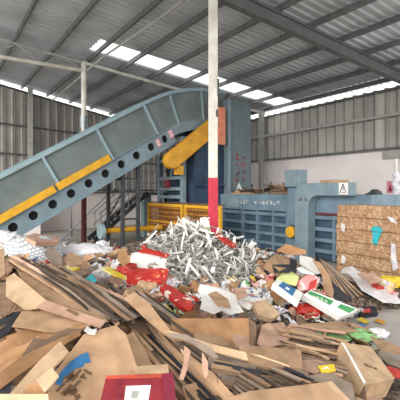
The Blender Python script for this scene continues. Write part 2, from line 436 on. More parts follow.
for xa, xb_ in ((.8, 2.44), (2.52, 4.14)):
    part('yellow_guard', band(MB(), s_of_x(xa), s_of_x(xb_), .97, 1.18, YN-.13, YN+.01), 'yellow', cv, label='yellow guard strip')
def girder_label(s, d, w, hgt, mat, marks):
    mb = MB().prism(plate([(s, d), (s+w, d), (s+w, d+hgt), (s, d+hgt)]), (0, -.012, 0))
    o = part('warning_label', mb, mat, gd)
    q = MB()
    for i in range(3):
        q.prism([v+Vector((0, -.013, 0)) for v in plate([(s+.02, d+.03+i*hgt*.3), (s+w-.03, d+.03+i*hgt*.3), (s+w-.03, d+.06+i*hgt*.3), (s+.02, d+.06+i*hgt*.3)])], (0, -.003, 0))
    part('marks', q, marks, o)
M['pink_label'] = paint('pink_label', (222, 140, 160), rough=.5, var=.1)
girder_label(s_first+ds*8.36, dm-.13, .16, .26, M['pink_label'], 'white')
girder_label(s_first+ds*9.42, dm-.2, .24, .28, M['pink_label'], 'white')
girder_label(L1+.95, d0+.03, .22, .1, 'white', 'blue_mark')
# legs of the conveyor
for x in (5.2, 5.75):
    for y in (YN+.1, YF-.1):
        hb = h_at(x)-1.74/math.cos(A0)+.05
        part('leg', MB().bar((x, y, 0), (x, y, hb), .11), 'dark_steel', cv)
br = MB()
for y in (YN+.1, YF-.1):
    for z in (1.0, 1.9, 2.35): br.bar((5.2, y, z), (5.75, y, z), .06)
    br.bar((5.2, y, 1.0), (5.75, y, 1.9), .04)
for z in (1.9, 2.35): br.bar((5.2, YN+.1, z), (5.2, YF-.1, z), .06)
part('brace', br, 'dark_steel', cv)

# head frame under the conveyor, hopper and drive guard
hf = root('support_frame', (7.5, 13.2, 0), 'pale blue steel portal frame under the conveyor head behind the yellow cage', 'frame')
for y in (12.35, 14.1): part('post', MB().bar((7.5, y, 0), (7.5, y, 3.9 if y < 13 else 3.3), .17, .17), 'conv_girder', hf, bevel=.01)
for z in (1.72, 2.02, 2.42, 3.1): part('crossbar', MB().bar((7.48, 12.35, z), (7.48, 14.1, z), .1, .12), 'conv_girder', hf)
part('brace', MB().bar((7.46, 13.2, 2.45), (7.46, 12.6, 3.7), .06), 'conv_girder', hf)
part('control_box', MB().box(7.36, 7.44, 13.2, 13.55, 2.05, 2.36), 'maroon', hf, label='small dark red box')
solo('steel_post', MB().bar((7.5, 15.4, 0), (7.5, 15.4, 1.85), .3, .3), 'conv_rim', 'short pale blue post at the left end of the yellow cage', 'post', bevel=.01)
hp = root('feed_hopper', (9, 13, 0), 'dark navy feed hopper under the top end of the conveyor', 'hopper')
part('body', MB().prism([(7.75, 11.98, .9), (10.4, 11.98, .9), (10.4, 11.98, 3.9), (8.3, 11.98, 3.9), (7.75, 11.98, 3.2)], (0, 2.05, 0)), 'navy', hp)
for x in (8.2, 9.0): part('rib', MB().box(x, x+.07, 11.9, 11.98, .9, 3.8), 'navy', hp)
part('ledge', MB().box(7.7, 10.4, 11.86, 11.98, 2.1, 2.2), 'navy', hp)
for y in (12.2, 13.8): part('leg', MB().bar((7.9, y, 0), (7.9, y, .95), .14), 'navy', hp)
# capsule-shaped orange guard
a, b = Vector((6.82, 11.85, 2.98)), Vector((8.95, 11.85, 4.62)); d = (b-a).normalized(); nn = Vector((-d.z, 0, d.x)); r_ = .29
poly = [a+(-d*math.cos(t)*1+nn*math.sin(t))*r_ for t in [math.pi/2-math.pi*i/14 for i in range(15)]]
poly = [b+nn*r_]+poly+[b-nn*r_]
gu = root('drive_guard', (6.9, 11.85, 2.6), 'orange slanting drive guard with a rounded lower end beside the hopper', 'guard')
part('cover', MB().prism(poly, (0, .3, 0)), 'orange', gu, bevel=.04)
part('bracket', MB().box(6.98, 7.25, 11.9, 12.1, 2.5, 2.82), 'orange', gu)
solo('end_plate', MB().box(8.42, 8.78, 11.5, 11.56, 3.6, 4.95), 'salmon', 'salmon red plate between the white column and the tall grey tower', 'plate', bevel=.02)
# tall grey tower on the baler
tw = root('lift_tower', (9.5, 11.7, 1.83), 'tall flat grey tower standing on the left end of the baler', 'tower')
part('body', MB().box(9.0, 10.07, 11.6, 11.95, 1.83, 5.32), 'tower', tw, bevel=.015)
part('edge_channel', MB().box(8.96, 9.06, 11.54, 11.62, 1.83, 5.32), 'conv_girder', tw)
q = MB(); rng = random.Random(5)
glyphs(q, (9.3, 11.595, 3.1), (1, 0, 0), (0, 0, 1), .2, 4, off=(0, 0, -.28), rng=rng); glyphs(q, (9.6, 11.595, 3.1), (1, 0, 0), (0, 0, 1), .2, 4, off=(0, 0, -.28), rng=rng)
part('lettering', q, 'red_mark', tw, label='faded red painted characters')
part('warning_label', MB().prism([(9.35, 11.598, 2.0), (9.62, 11.598, 2.0), (9.485, 11.598, 2.25)], (0, -.006, 0)), 'white', tw)

# platform, stair
st = root('access_stair', (6, 15.1, 0), 'dark steel access stair climbing behind the conveyor', 'stair')
sa, sb = Vector((5.05, 0, 0)), Vector((7.3, 0, 1.85))
for y in (14.8, 15.5):
    part('stringer', MB().bar(sa+Vector((0, y, .05)), sb+Vector((0, y, 0)), .06, .16), 'dark_steel', st)
    hr = MB()
    for dz in (.45, .9): hr.tube([sa+Vector((.2, y, dz+.15)), sb+Vector((0, y, dz))], .022, 8)
    for i in range(4):
        p = sa.lerp(sb, (i+.5)/4)+Vector((0, y, 0)); hr.tube([p, p+Vector((0, 0, .95))], .02, 8)
    part('handrail', hr, 'steel', st)
for i in range(9):
    p = sa.lerp(sb, (i+.6)/9); part('tread', MB().box(p.x-.1, p.x+.12, 14.82, 15.48, p.z-.02, p.z+.02), 'dark_steel', st)
pf = root('work_platform', (7.9, 15.1, 0), 'dark steel platform with railing at the top of the stair', 'platform')
part('deck', MB().box(7.3, 9.2, 14.3, 15.9, 1.78, 1.86), 'dark_steel', pf)
for x, y in ((7.9, 14.4), (7.9, 15.85), (9.1, 14.4), (9.1, 15.85)): part('leg', MB().bar((x, y, 0), (x, y, 1.8), .1), 'dark_steel', pf)
rl = MB()
for z in (2.3, 2.8):
    rl.tube([(7.35, 15.85, z), (9.1, 15.85, z), (9.1, 14.35, z)], .025, 8)
for x, y in ((7.35, 15.85), (8.2, 15.85), (9.1, 15.85), (9.1, 14.35)): rl.tube([(x, y, 1.8), (x, y, 2.85)], .025, 8)
part('railing', rl, 'steel', pf)
# wall pipes at the far end
solo('wall_pipe', MB().tube([(4.9, 17.2, 0), (4.9, 17.2, 1.98), (9.6, 17.2, 1.98)], .035), 'dark_steel', 'thin dark pipe running level under the conveyor in front of the far wall', 'pipe')
solo('propped_pole', MB().tube([(4.2, 16.2, 0), (7.0, 16.2, 2.6)], .03), 'steel', 'slim grey pole leaning behind the stair', 'pole')
solo('white_board', MB().box(3.0, 4.0, 18.9, 18.96, 0, 2.0), 'plaster', 'white board propped against the far wall left of the red column foot', 'board')

# yellow cage
XC = 7.28; ya, yb, hc = 9.75, 14.7, 1.47
cg = root('guard_cage', (XC, 12.2, 0), 'yellow mesh safety cage standing in front of the hopper', 'cage')
span = [(ya, 10.05+1.55), (11.7, 14.7)]
span = [(12.0, 14.7), (9.75, 11.85)]
for y0, y1 in span:
    pn = MB()
    for z in (.08, hc-.06): pn.bar((XC, y0, z), (XC, y1, z), .06, .1)
    for y in (y0+.05, y1-.05): pn.bar((XC, y, 0), (XC, y, hc), .06, .1)
    o = part('panel_frame', pn, 'yellow', cg)
    me = MB(); n = 9
    for i in range(1, n):
        z = hc*i/n; me.bar((XC+.01, y0+.1, z), (XC+.01, y1-.1, z), .02, .055)
    k = int((y1-y0)/.11)
    for i in range(1, k):
        y = y0+(y1-y0)*i/k; me.bar((XC+.02, y, .1), (XC+.02, y, hc-.1), .02, .03)
    part('mesh', me, 'mesh_orange', o)
    part('cross_rail', MB().bar((XC-.01, y0, hc*.52), (XC-.01, y1, hc*.52), .05, .06), 'yellow', o)
part('top_rail', MB().bar((XC+.1, ya, hc+.03), (XC+.1, yb, hc+.03), .08, .05), 'brown_mark', cg, label='brownish worn top ledge')
# dark pump unit inside the cage
pu = root('pump_unit', (8.2, 13.2, 0), 'dark oil tank and pump seen through the yellow cage', 'pump')
part('tank', MB().box(7.62, 7.74, 12.5, 14.3, .25, 1.1), 'baler_dark', pu); part('skid', MB().box(7.6, 7.74, 12.4, 14.4, 0, .25), 'dark_steel', pu)
part('motor', MB().tube([(7.58, 10.6, .5), (7.58, 11.6, .5)], .22, 20), 'baler_dark', pu, smooth=False); part('motor_foot', MB().box(7.42, 7.74, 10.7, 11.5, 0, .3), 'dark_steel', pu)
# yellow pipe
yp = root('yellow_pipe', (5.5, 12.75, 0), 'yellow horizontal pipe with a round grey end plate left of the cage', 'pipe')
part('tube', MB().tube([(4.7, 12.9, .6), (6.9, 12.9, .62)], .09, 16), 'yellow', yp)
part('end_plate', MB().tube([(4.58, 12.88, .6), (4.7, 12.88, .6)], .27, 24), 'conv_rim', yp, label='round pale grey plate')
for x in (4.9, 6.6): part('stand', MB().bar((x, 12.9, 0), (x, 12.9, .53), .08), 'dark_steel', yp)

# ---------------------------------------------------------------- the baler
XF = 9.0
bl = root('baling_press', (9.8, 9, 0), 'long blue horizontal baling press with ribbed side', 'baler')
part('body', MB().box(XF, 10.6, 5.85, 11.95, .05, 1.3), 'baler_dark', bl)
part('top_beam', MB().box(XF-.1, 10.7, 5.8, 12.0, 1.3, 1.83), 'baler', bl, bevel=.015)
for z in (1.2, .88, .58, .28):
    part('rib', MB().box(XF-.13, XF, 5.85, 11.95, z-.05, z+.05), 'baler', bl)
for i, y in enumerate((11.85, 10.7, 9.95, 9.2, 8.6, 6.9, 5.95)):
    part('upright', MB().box(XF-.11, XF, y-.05, y+.05, .05, 1.3), 'baler', bl)
part('skid', MB().box(XF-.05, 10.6, 5.9, 11.9, 0, .06), 'dark_steel', bl)
part('cover_plate', MB().box(XF-.12, XF-.1, 10.9, 11.8, 1.36, 1.78), 'conv_girder', bl)
rng = random.Random(11); y = 11.0
for i in range(12):
    if i == 4: y -= .16
    part('character', glyphs(MB(), (XF-.104, y, 1.5), (0, -1, 0), (0, 0, 1), .12, 1, rng=rng, thick=.16), 'white', bl, label='small white painted character'); y -= .165
part('top_edge', MB().box(XF-.14, XF+.02, 5.8, 8.5, 1.27, 1.33), 'maroon_steel', bl, label='rusty red edge')
# locking gooseneck
gn = root('press_gooseneck', (8.75, 7.7, 0), 'thick pale blue gooseneck arm arching over the baling press', 'arm')
def prof(pts, x0, w, mat, nm, par, bev=.02): return part(nm, MB().prism([(x0, y, z) for y, z in pts], (w, 0, 0)), mat, par, bevel=bev)
arc = [(7.5-.32*(1-math.cos(t)), 1.48+.32*math.sin(t)) for t in [math.pi/2*i/6 for i in range(7)]]
o = prof([(7.98, 0), (7.98, 1.84), (7.95, 1.98), (7.88, 2.08), (7.76, 2.14), (6.2, 2.14), (6.2, 1.8)] + [(7.18, 1.8)] + arc[::-1][1:] + [(7.5, 0)], 8.55, .33, 'conv_girder', 'arm', gn)
q = MB(); glyphs(q, (8.546, 7.8, 1.62), (0, -1, 0), (0, 0, 1), .16, 1, rng=random.Random(2)); glyphs(q, (8.546, 7.6, 1.66), (0, -1, 0), (0, 0, 1), .12, 1, rng=random.Random(4))
part('lettering', q, 'brown_mark', o)
sp = MB().prism([(8.54, 6.47, 1.84), (8.54, 6.21, 1.84), (8.54, 6.21, 2.13), (8.54, 6.47, 2.13)], (-.012, 0, 0))
sp = part('warning_sign', sp, 'white', gn, label='white sign with a black triangle')
tri = MB()
for a_, b_ in (((6.43, 1.89), (6.25, 1.89)), ((6.25, 1.89), (6.34, 2.1)), ((6.34, 2.1), (6.43, 1.89))): tri.bar((8.525, *a_), (8.525, *b_), .012, .026, up=(1, 0, 0))
tri.bar((8.525, 6.34, 1.93), (8.525, 6.34, 2.02), .012, .025, up=(1, 0, 0))
part('triangle', tri, 'black', sp)
gp = root('lock_post', (8.75, 8.2, 0), 'blue lock post with a yellow cap left of the gooseneck', 'post')
part('body', MB().box(8.72, 8.95, 8.02, 8.42, 0, 2.05), 'baler', gp, bevel=.015)
part('head_box', MB().box(8.6, 8.95, 7.86, 8.42, 2.05, 2.54), 'conv_girder', gp, bevel=.015)
part('cap', MB().tube([(8.58, 8.2, .74), (8.7, 8.2, .74)], .17, 24), 'yellow', gp, label='round yellow cap', bevel=.02)
part('flange', MB().tube([(8.68, 8.2, .74), (8.74, 8.2, .74)], .21, 24), 'baler_dark', gp)
# odds on top of the press
for i, (y, l, hgt, lab) in enumerate([(9.3, .9, .09, 'flat brown board lying on the press, lowest of the pile'), (9.35, .7, .08, 'bent brown board lying second in the pile on the press'), (9.4, .5, .1, 'topmost crumpled brown board on the press')]):
    solo('scrap_board', MB().box(9.2+.05*i, 9.8, y-l/2, y+l/2, 1.83+.1*i, 1.83+.1*i+hgt), 'kraft_dark', lab, 'cardboard', 'boards on top of the press', bevel=.02)
solo('scrap_board', MB().box(9.0, 9.5, 10.4, 11.5, 1.83, 1.88), 'kraft', 'torn light brown board on the press at the foot of the grey tower', 'cardboard', bevel=.01)
solo('rusty_bracket', MB().prism([(9.3, 5.9, 1.83), (9.3, 6.3, 1.83), (9.3, 6.12, 1.9), (9.3, 6.05, 1.97), (9.3, 5.95, 1.92)], (.25, 0, 0)), 'dark_steel', 'small dark bracket on the right end of the press above the bale', 'bracket')
solo('kraft_roll', MB().box(9.3, 9.7, 7.0, 7.7, 1.83, 2.24), 'kraft', 'brown carton lying on the press behind the gooseneck', 'carton', bevel=.02)

# ---------------------------------------------------------------- the bale
def noisy_box(x0, x1, y0, y1, z0, z1, n, amp, seed):
    bm = bmesh.new(); bmesh.ops.create_cube(bm, size=1)
    bmesh.ops.subdivide_edges(bm, edges=bm.edges, cuts=n, use_grid_fill=True)
    mb = MB(); 
    for v in bm.verts:
        p = Vector((x0+(v.co.x+.5)*(x1-x0), y0+(v.co.y+.5)*(y1-y0), z0+(v.co.z+.5)*(z1-z0)))
        q = p*2.5+Vector((seed, 0, 0)); k = Vector((p.x*7, p.y*7, p.z*16))
        d = noise.noise(q)*amp + noise.noise(k)*amp*.8
        ctr = Vector(((x0+x1)/2, (y0+y1)/2, (z0+z1)/2)); nrm = Vector([1 if abs(c) > .499 and c > 0 else (-1 if abs(c) > .499 else 0) for c in v.co])
        w = 1-.55*min(1, max(0, math.cos((p.z-z0)/(z1-z0)*math.pi*2*4)))  # belts pull in
        v.co = p+nrm.normalized()*(d*1.0+.018*w) if nrm.length else p
    bm.verts.index_update()
    mb.add([v.co.copy() for v in bm.verts], [tuple(l.vert.index for l in f.loops) for f in bm.faces]); bm.free()
    return mb
ba = root('cardboard_bale', (8.4, 5.1, 0), 'big strapped bale of crushed brown cardboard beside the press', 'bale')
part('block', noisy_box(8.02, 8.42, 3.4, 6.12, 0, 1.58, 34, .03, 3), 'bale', ba)
for z in (.2, .48, .76, 1.04, 1.32):
    st_ = MB().tube([(7.985+.01*math.sin(i*1.7), 3.42+i*.27, z+.006*math.sin(i*2.3+z*9)) for i in range(11)], .007, 6)
    part('strap', st_, 'brown_mark', ba)
def flat_patch(pts, mat, nm, par, lab=None):
    part(nm, MB().prism([(8.0-.02, y, z) for y, z in pts], (.02, 0, 0)), mat, par, label=lab)
def onx(px, py, x):      # where a line of sight meets the plane x
    off = (px-200)/400; z = x/(off*RX+FX); p = P(px, py, z); return (p.y, p.z)
flat_patch([onx(a, b, 7.98) for a, b in ((371, 229), (374, 226), (380, 227), (382, 231), (379, 237), (376, 246), (372, 242), (373, 236))], 'teal', 'film_scrap', ba, 'teal plastic scrap caught in the bale')
flat_patch([onx(a, b, 7.98) for a, b in ((391, 243), (395, 245), (396, 258), (398, 268), (393, 271), (391, 259))], 'film', 'film_scrap', ba, 'white plastic scrap caught in the bale')
flat_patch([onx(a, b, 7.98) for a, b in ((341, 223), (345, 225), (344, 232), (341, 230))], 'film', 'film_scrap', ba, 'white plastic scrap caught in the bale')
flat_patch([onx(a, b, 7.98) for a, b in ((342, 255), (346, 258), (344, 264), (341, 262))], 'paper', 'film_scrap', ba, 'white plastic scrap caught in the bale')
flat_patch([onx(a, b, 7.98) for a, b in ((387, 216), (393, 218), (397, 224), (390, 221))], 'film', 'film_scrap', ba, 'white plastic scrap caught in the bale')
# poster on the wall and the wrapped pole by the frame edge
yq, zq = onx(387, 193, XB-.02); y2, z2 = onx(394, 181, XB-.02)
ps = root('wall_poster', (XB-.03, (yq+y2)/2, zq), 'pink warning poster on the white wall above the bale', 'poster')
part('sheet', MB().box(XB-.03, XB, y2, yq, zq, z2), M['pink_label'], ps)
ym = (yq+y2)/2; wq = (yq-y2)
q = MB().prism([(XB-.034, ym+wq*.3, zq+.06), (XB-.034, ym-wq*.3, zq+.06), (XB-.034, ym-wq*.1, zq+.2), (XB-.034, ym, z2-.08), (XB-.034, ym+wq*.12, zq+.2)], (-.003, 0, 0))
part('figure', q, 'maroon', ps)
y, z = onx(396, 190, 11.5)
wp = root('wrapped_pole', (11.5, y, 0), 'pole wrapped in pale plastic film behind the bale at right', 'pole')
part('pole', MB().tube([(11.5, y, 0), (11.5, y, 2.9)], .05), 'white_steel', wp)
part('film', MB().tube([(11.5+.03*math.sin(i*2), y+.04*math.cos(i*3), 1.2+i*.16) for i in range(9)], .1, 9), 'film', wp)

# ---------------------------------------------------------------- the heap
CP = []
def cp(px, py, z): CP.append(((px-200)/400*z, z, H-(py-192)/400*z))
for t in [(0, 400, 2.5), (100, 400, 2.6), (200, 400, 2.7), (300, 400, 2.9), (400, 400, 3.3), (0, 330, 3.3), (100, 340, 3.2), (200, 345, 3.6), (300, 345, 4.1),
          (345, 350, 4.7), (0, 270, 4.6), (60, 285, 4.5), (100, 300, 4.4), (150, 300, 4.8), (200, 312, 4.7), (250, 312, 5.0), (300, 312, 5.6), (335, 325, 5.6),
          (0, 243, 7.6), (30, 248, 7.2), (85, 257, 7), (145, 266, 6.2), (190, 224, 7.8), (165, 240, 7.6), (215, 236, 7.9), (190, 262, 6.4), (240, 250, 7.4), (240, 280, 5.9),
          (270, 264, 7.0), (300, 268, 7.0), (290, 290, 6.1), (330, 280, 7.1), (370, 287, 7.1), (400, 289, 6.9), (440, 290, 6.9), (-60, 260, 5), (-60, 300, 4), (-60, 245, 7.4)]: cp(*t)
CP += [(x, 10.2, 0) for x in (-5, -4, -3, -2, -1, 0, 1, 2)] + [(2.6, 9.3, 0), (3.4, 8.6, 0), (3.2, 6.2, 0), (2.6, 6.0, 0), (2.7, 5.3, 0), (3.6, 5.3, 0), (2.5, 4.7, .05), (3.2, 4.2, 0), (0, 1.4, .3), (-1, 1.4, .4), (1, 1.4, .25)]
def terr(cx, cz):
    a = b = 0
    for x, z, h in CP:
        w = 1/((cx-x)**2+(cz-z)**2+.06)**2
        a += w*h; b += w
    h = a/b
    if cz > 10.2: h *= max(0, 1-(cz-10.2)/1)
    return max(0, h)
def hit(px, py, up=0):
    z = 1.9; dx = (px-200)/400; dy = (py-192)/400
    while z < 13:
        if H-dy*z <= terr(dx*z, z)+up: break
        z += .04
    lo, hi = z-.04, z
    for _ in range(5):
        m = (lo+hi)/2
        if H-dy*m <= terr(dx*m, m)+up: hi = m
        else: lo = m
    return P(px, py, hi), hi
def tnormal(p):
    cx = p.x*RX+p.y*RY; cz = p.x*FX+p.y*FY; e = .15
    gx = (terr(cx+e, cz)-terr(cx-e, cz))/(2*e); gz = (terr(cx, cz+e)-terr(cx, cz-e))/(2*e)
    return W(-gx, -gz, 1).normalized()

hm = MB(); nx, nz = 84, 84; xs0, xs1, zs0, zs1 = -5.6, 3.9, 1.3, 11
for j in range(nz+1):
    for i in range(nx+1):
        cx = xs0+(xs1-xs0)*i/nx; cz = zs0+(zs1-zs0)*j/nz; h = terr(cx, cz)
        n_ = noise.noise(Vector((cx*3.1, cz*3.1, 0)))*.05+noise.noise(Vector((cx*7, cz*7, 4)))*.03
        hm.v.append(W(cx, cz, h-.06+(n_ if h > .1 else 0)))
for j in range(nz):
    for i in range(nx):
        a = j*(nx+1)+i
        if max(hm.v[q].z for q in (a, a+1, a+nx+2, a+nx+1)) > -.01: hm.f.append((a, a+1, a+nx+2, a+nx+1))
hp_ = solo('scrap_heap', hm, 'heap', 'matted layer of crushed waste paper and cardboard under all the loose scrap', 'heap'); hp_['kind'] = 'stuff'

# ---- boards whose outline is read from the photo and laid in a real plane
def plane_of(pts):
    c = sum(pts, Vector())/len(pts); n = Vector()
    for i in range(len(pts)):
        a, b = pts[i], pts[(i+1) % len(pts)]; n += (a-c).cross(b-c)
    n.normalize()
    if n.dot(CAM-c) < 0: n = -n
    return c, n
def on_plane(px, py, c, n):
    d = P(px, py, 1)-CAM
    return CAM+d*((c-CAM).dot(n)/d.dot(n))
def lay(poly):
    """poly: (px, py, lift) or (px, py, lift, depth) -> points of one plane"""
    pts = []
    for q in poly:
        if len(q) == 4: pts.append(P(q[0], q[1], q[3]))
        else: pts.append(hit(q[0], q[1], q[2])[0])
    c, n = plane_of(pts)
    return [on_plane(q[0], q[1], c, n) for q in poly], c, n
def warped(pts, n, t, amp, cuts=3, seed=0, fr=5):
    bm = bmesh.new(); vs = [bm.verts.new(p) for p in pts]; bm.faces.new(vs)
    bmesh.ops.triangulate(bm, faces=bm.faces)
    if amp:
        bmesh.ops.subdivide_edges(bm, edges=bm.edges, cuts=cuts, use_grid_fill=True)
        bmesh.ops.triangulate(bm, faces=bm.faces)
        for v in bm.verts: v.co += n*(noise.noise(v.co*fr+Vector((seed, 0, 0)))*amp)
    bm.verts.index_update(); mb = MB(); k = len(bm.verts)
    top = [v.co.copy() for v in bm.verts]; bot = [p-n*t for p in top]
    fs = [tuple(v.index for v in f.verts) for f in bm.faces]
    ed = [(l.vert.index, l.link_loop_next.vert.index) for f in bm.faces for l in f.loops if len(l.edge.link_faces) == 1]
    bm.free()
    return mb.add(top+bot, fs+[tuple(i+k for i in f[::-1]) for f in fs]+[(b, a, a+k, b+k) for a, b in ed])
SEED = [0]
def board(poly, mat, label, name='cardboard_sheet', cat='cardboard', group=None, t=.008, amp=.012, fr=5):
    SEED[0] += 3.7
    pts, c, n = lay(poly)
    return solo(name, warped(pts, n, t, amp, seed=SEED[0], fr=fr), mat, label, cat, group), c, n
def facet(poly, c, n, mat, name, parent, off=.004, t=.003, label=None):
    """a print or sticker lying on a board's plane"""
    pts = [on_plane(px, py, c+n*off, n) for px, py in poly]
    o = part(name, MB().prism(pts, -n*t), mat, parent, label=label)
    return o
def scribble(rows, c, n, mat, name, parent, rng, label=None, off=.005):
    """rows: (px0, py0, px1, py1, cell_px, count) lines of brushy characters"""
    mb = MB()
    for x0, y0, x1, y1, cell, k in rows:
        a = on_plane(x0, y0, c+n*off, n); b = on_plane(x1, y1, c+n*off, n)
        u = (b-a).normalized(); v = n.cross(u)
        if v.dot(on_plane(x0, y0-5, c, n)-on_plane(x0, y0, c, n)) < 0: v = -v
        sz = (b-a).length/k
        glyphs(mb, a, u, v, sz*.85, k, off=u*sz, rng=rng, thick=.16)
    return part(name, mb, mat, parent, label=label)
def carton(front, depth, mat, label, name='cardboard_box', cat='box', t=.008, flaps=(), lid=None, group=None, front_mat=None):
    """box standing back from a laid front face by `depth`; flaps: polygons laid at the same plane's edge"""
    pts, c, n = lay(front)
    base = min(pts, key=lambda p: p.z)
    r = root(name, (c.x, c.y, base.z), label, cat, group)
    part('body', MB().prism(pts, -n*depth), mat, r, bevel=.006)
    for fl in flaps:
        fp, fc, fn = lay(fl); part('flap', warped(fp, fn, .007, .006), mat, r)
    return r, c, n
K = 'kraft'; KL = 'kraft_light'; KD = 'kraft_dark'; KO = 'kraft_orange'; KG = 'kraft_grey'; KP = 'kraft_pink'
rng = random.Random(21)

# ------------- left foreground
o, c, n = board([(84, 334, .42), (116, 325, .42), (126, 334, .42), (139, 372, .3), (120, 402, .2), (44, 404, .2), (52, 376, .32)], K,
                'large brown carton panel printed with a blue brush stroke and dark writing', 'printed_carton', 'box', amp=0, t=.02)
facet([(55, 384), (60, 373), (70, 362), (80, 355), (88, 352), (89, 357), (91, 362), (84, 363), (84, 366), (74, 369), (72, 373), (64, 377), (61, 385)], c, n, 'blue_mark', 'brush_stroke', o, label='blue printed brush stroke')
scribble([(64, 397, 76, 385, 10, 1), (74, 388, 86, 376, 10, 1), (84, 384, 95, 372, 9, 1), (74, 402, 86, 394, 9, 1)], c, n, 'brown_mark', 'lettering', o, random.Random(8))
board([(126, 335, .38), (134, 332, .36), (150, 360, .25), (160, 384, .2), (139, 373, .28)], K, 'narrow side flap hanging from the carton with the blue stroke', amp=.006)
board([(100, 384, .18), (112, 380, .18), (128, 402, .1), (92, 404, .1)], 'kraft_dark', 'dark torn board corner between the blue printed carton and the red box', amp=.01)
board([(0, 372, .30), (20, 357, .32), (62, 338, .38), (80, 331, .38), (81, 335, .36), (60, 348, .34), (20, 374, .32), (0, 388, .28)], KO, 'long orange-brown folded strip running under the pale flap at left', amp=.012)
board([(8, 396, .34), (38, 362, .40), (60, 341, .44), (69, 352, .44), (48, 372, .42), (30, 400, .34), (10, 402, .34)], KL, 'pale long carton flap folded upright at bottom left', amp=.004, t=.012)
board([(36, 380, .46), (52, 367, .47), (59, 376, .46), (45, 392, .45)], KL, 'small pale square flap folded down on the long pale carton flap', amp=.003, t=.01)
board([(16, 402, .38), (30, 384, .40), (40, 382, .42), (46, 393, .42), (40, 402, .38)], KO, 'orange-brown inner panel below the small pale square flap', amp=.006)
board([(-4, 394, .44), (48, 394, .46), (49, 408, .44), (-4, 408, .42)], KL, 'pale flat board lying along the bottom left corner', amp=.003, t=.012)
board([(-6, 384, .26), (14, 376, .28), (8, 398, .26), (-6, 402, .24)], 'dark', 'dark scrap in the gap at the left edge below the folded strip', 'dark_scrap', 'scrap', amp=.01)
board([(12, 326, .26), (22, 311, .24), (60, 309, .24), (94, 321, .26), (90, 324, .27), (56, 331, .27)], K, 'wide brown board with a torn edge, topmost of the fan at left', amp=.012)
board([(6, 336, .22), (30, 327, .24), (80, 323, .26), (92, 325, .27), (70, 334, .27), (40, 343, .26), (10, 352, .22)], KO, 'orange-brown board second from the top of the fan at left', amp=.014)
board([(-4, 344, .2), (20, 332, .22), (40, 337, .24), (22, 352, .24), (-4, 366, .22)], KO, 'orange-brown board at the left edge, third in the fan', amp=.02)
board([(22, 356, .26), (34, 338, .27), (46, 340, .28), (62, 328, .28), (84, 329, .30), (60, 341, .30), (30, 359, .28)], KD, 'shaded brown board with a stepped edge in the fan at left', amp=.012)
board([(-4, 358, .22), (14, 348, .24), (34, 346, .26), (26, 362, .27), (-4, 378, .24)], KO, 'crumpled orange-brown board lowest of the fan at left edge', amp=.02)
board([(-4, 322, .12), (12, 312, .12), (22, 312, .14), (10, 330, .14), (-4, 338, .12)], 'dark', 'black plastic scrap at the left edge under the folded carton', 'plastic_scrap', 'scrap', amp=.02)
# long folded carton
o, c, n = board([(6, 278, .30), (14, 273, .32), (47, 301, .32), (37, 308, .30), (24, 309, .26), (6, 296, .22)], KL, 'left length of the long folded carton strip, bending at a corner', amp=.003, t=.012)
o, c, n = board([(36, 307, .32), (46, 300, .34), (106, 321, .30), (100, 328, .26)], KP, 'right length of the long folded carton strip bearing a dark stamp', amp=0, t=.012)
facet([(66, 310), (68, 308.4), (79, 313), (77, 316)], c, n, 'brown_mark', 'stamp', o, label='dark stamped print')
board([(14, 264, .26), (30, 272, .26), (58, 289, .27), (104, 316, .26), (108, 322, .24), (72, 308, .28), (40, 298, .28), (24, 284, .26)], K, 'long brown board behind the stamped carton strip', amp=.01)
board([(8, 262, .22), (26, 262, .2), (60, 272, .2), (92, 283, .2), (112, 300, .2), (104, 310, .2), (60, 290, .22), (24, 276, .22)], KD, 'dark brown flattened carton behind the long boards at left', amp=.02)
board([(40, 288, .24), (78, 289, .24), (86, 304, .26), (60, 300, .27)], KG, 'greyish board patch lying on the dark flattened carton', amp=.02)
board([(-4, 250, .22), (4, 248, .24), (5, 274, .26), (-4, 280, .24)], K, 'upright brown carton corner at the left edge above the long strips', 'cardboard_box', 'box', amp=.003, t=.02)
board([(-4, 284, .2), (6, 282, .2), (14, 304, .18), (8, 314, .14), (-4, 316, .14)], KD, 'shaded brown board at the left edge below the upright corner', amp=.02)
board([(78, 286, .26), (92, 282, .26), (112, 292, .26), (118, 310, .26), (100, 306, .28)], KG, 'grey-brown crumpled carton flap in the middle of the left slope', amp=.02)
board([(92, 284, .24), (108, 283, .22), (128, 300, .2), (150, 334, .2), (136, 330, .24), (112, 306, .26)], KD, 'dark folded board running down the left slope', amp=.02)
o = board([(84, 330, .46), (87, 326, .46), (92, 329, .46), (97, 328, .46), (95, 334, .46), (89, 333, .46)], 'paper', 'small torn white paper scrap on the edge of the blue printed carton', 'paper_scrap', 'paper', amp=.006, t=.003)

# red box at the bottom
r, c, n = carton([(106, 376, .34), (164, 374, .34), (166, 410, .30), (98, 410, .30)], .25, 'crimson', 'red printed carton with a white label at the bottom of the photo', 'red_box')
facet([(126, 386), (151, 385), (148, 402), (124, 402)], c, n, 'white', 'label', r, label='white paper label')
facet([(132, 391), (139, 391), (137, 398), (131, 398)], c, n, 'strip_grey', 'label_print', r, off=.008)
for x0, y0 in ((116, 379), (117, 392)): facet([(x0, y0), (x0+6, y0), (x0+5.5, y0+5), (x0-.5, y0+5)], c, n, 'maroon', 'emblem', r, label='small dark red printed square')
facet([(107, 375.5), (163, 373.6), (163, 377.5), (116, 378.5), (106, 378.5)], c, n, M['crimson_top'], 'print_band', r, label='orange-red printed band')
board([(162, 374, .36), (173, 372, .36), (177, 408, .3), (165, 410, .3)], 'maroon', 'plain maroon side of a box beside the red labelled carton', 'maroon_box', 'box', amp=0, t=.12)
board([(134, 366, .34), (168, 364, .34), (169, 373, .34), (136, 373, .33)], KL, 'pale torn board behind the red labelled carton', amp=.004, t=.012)
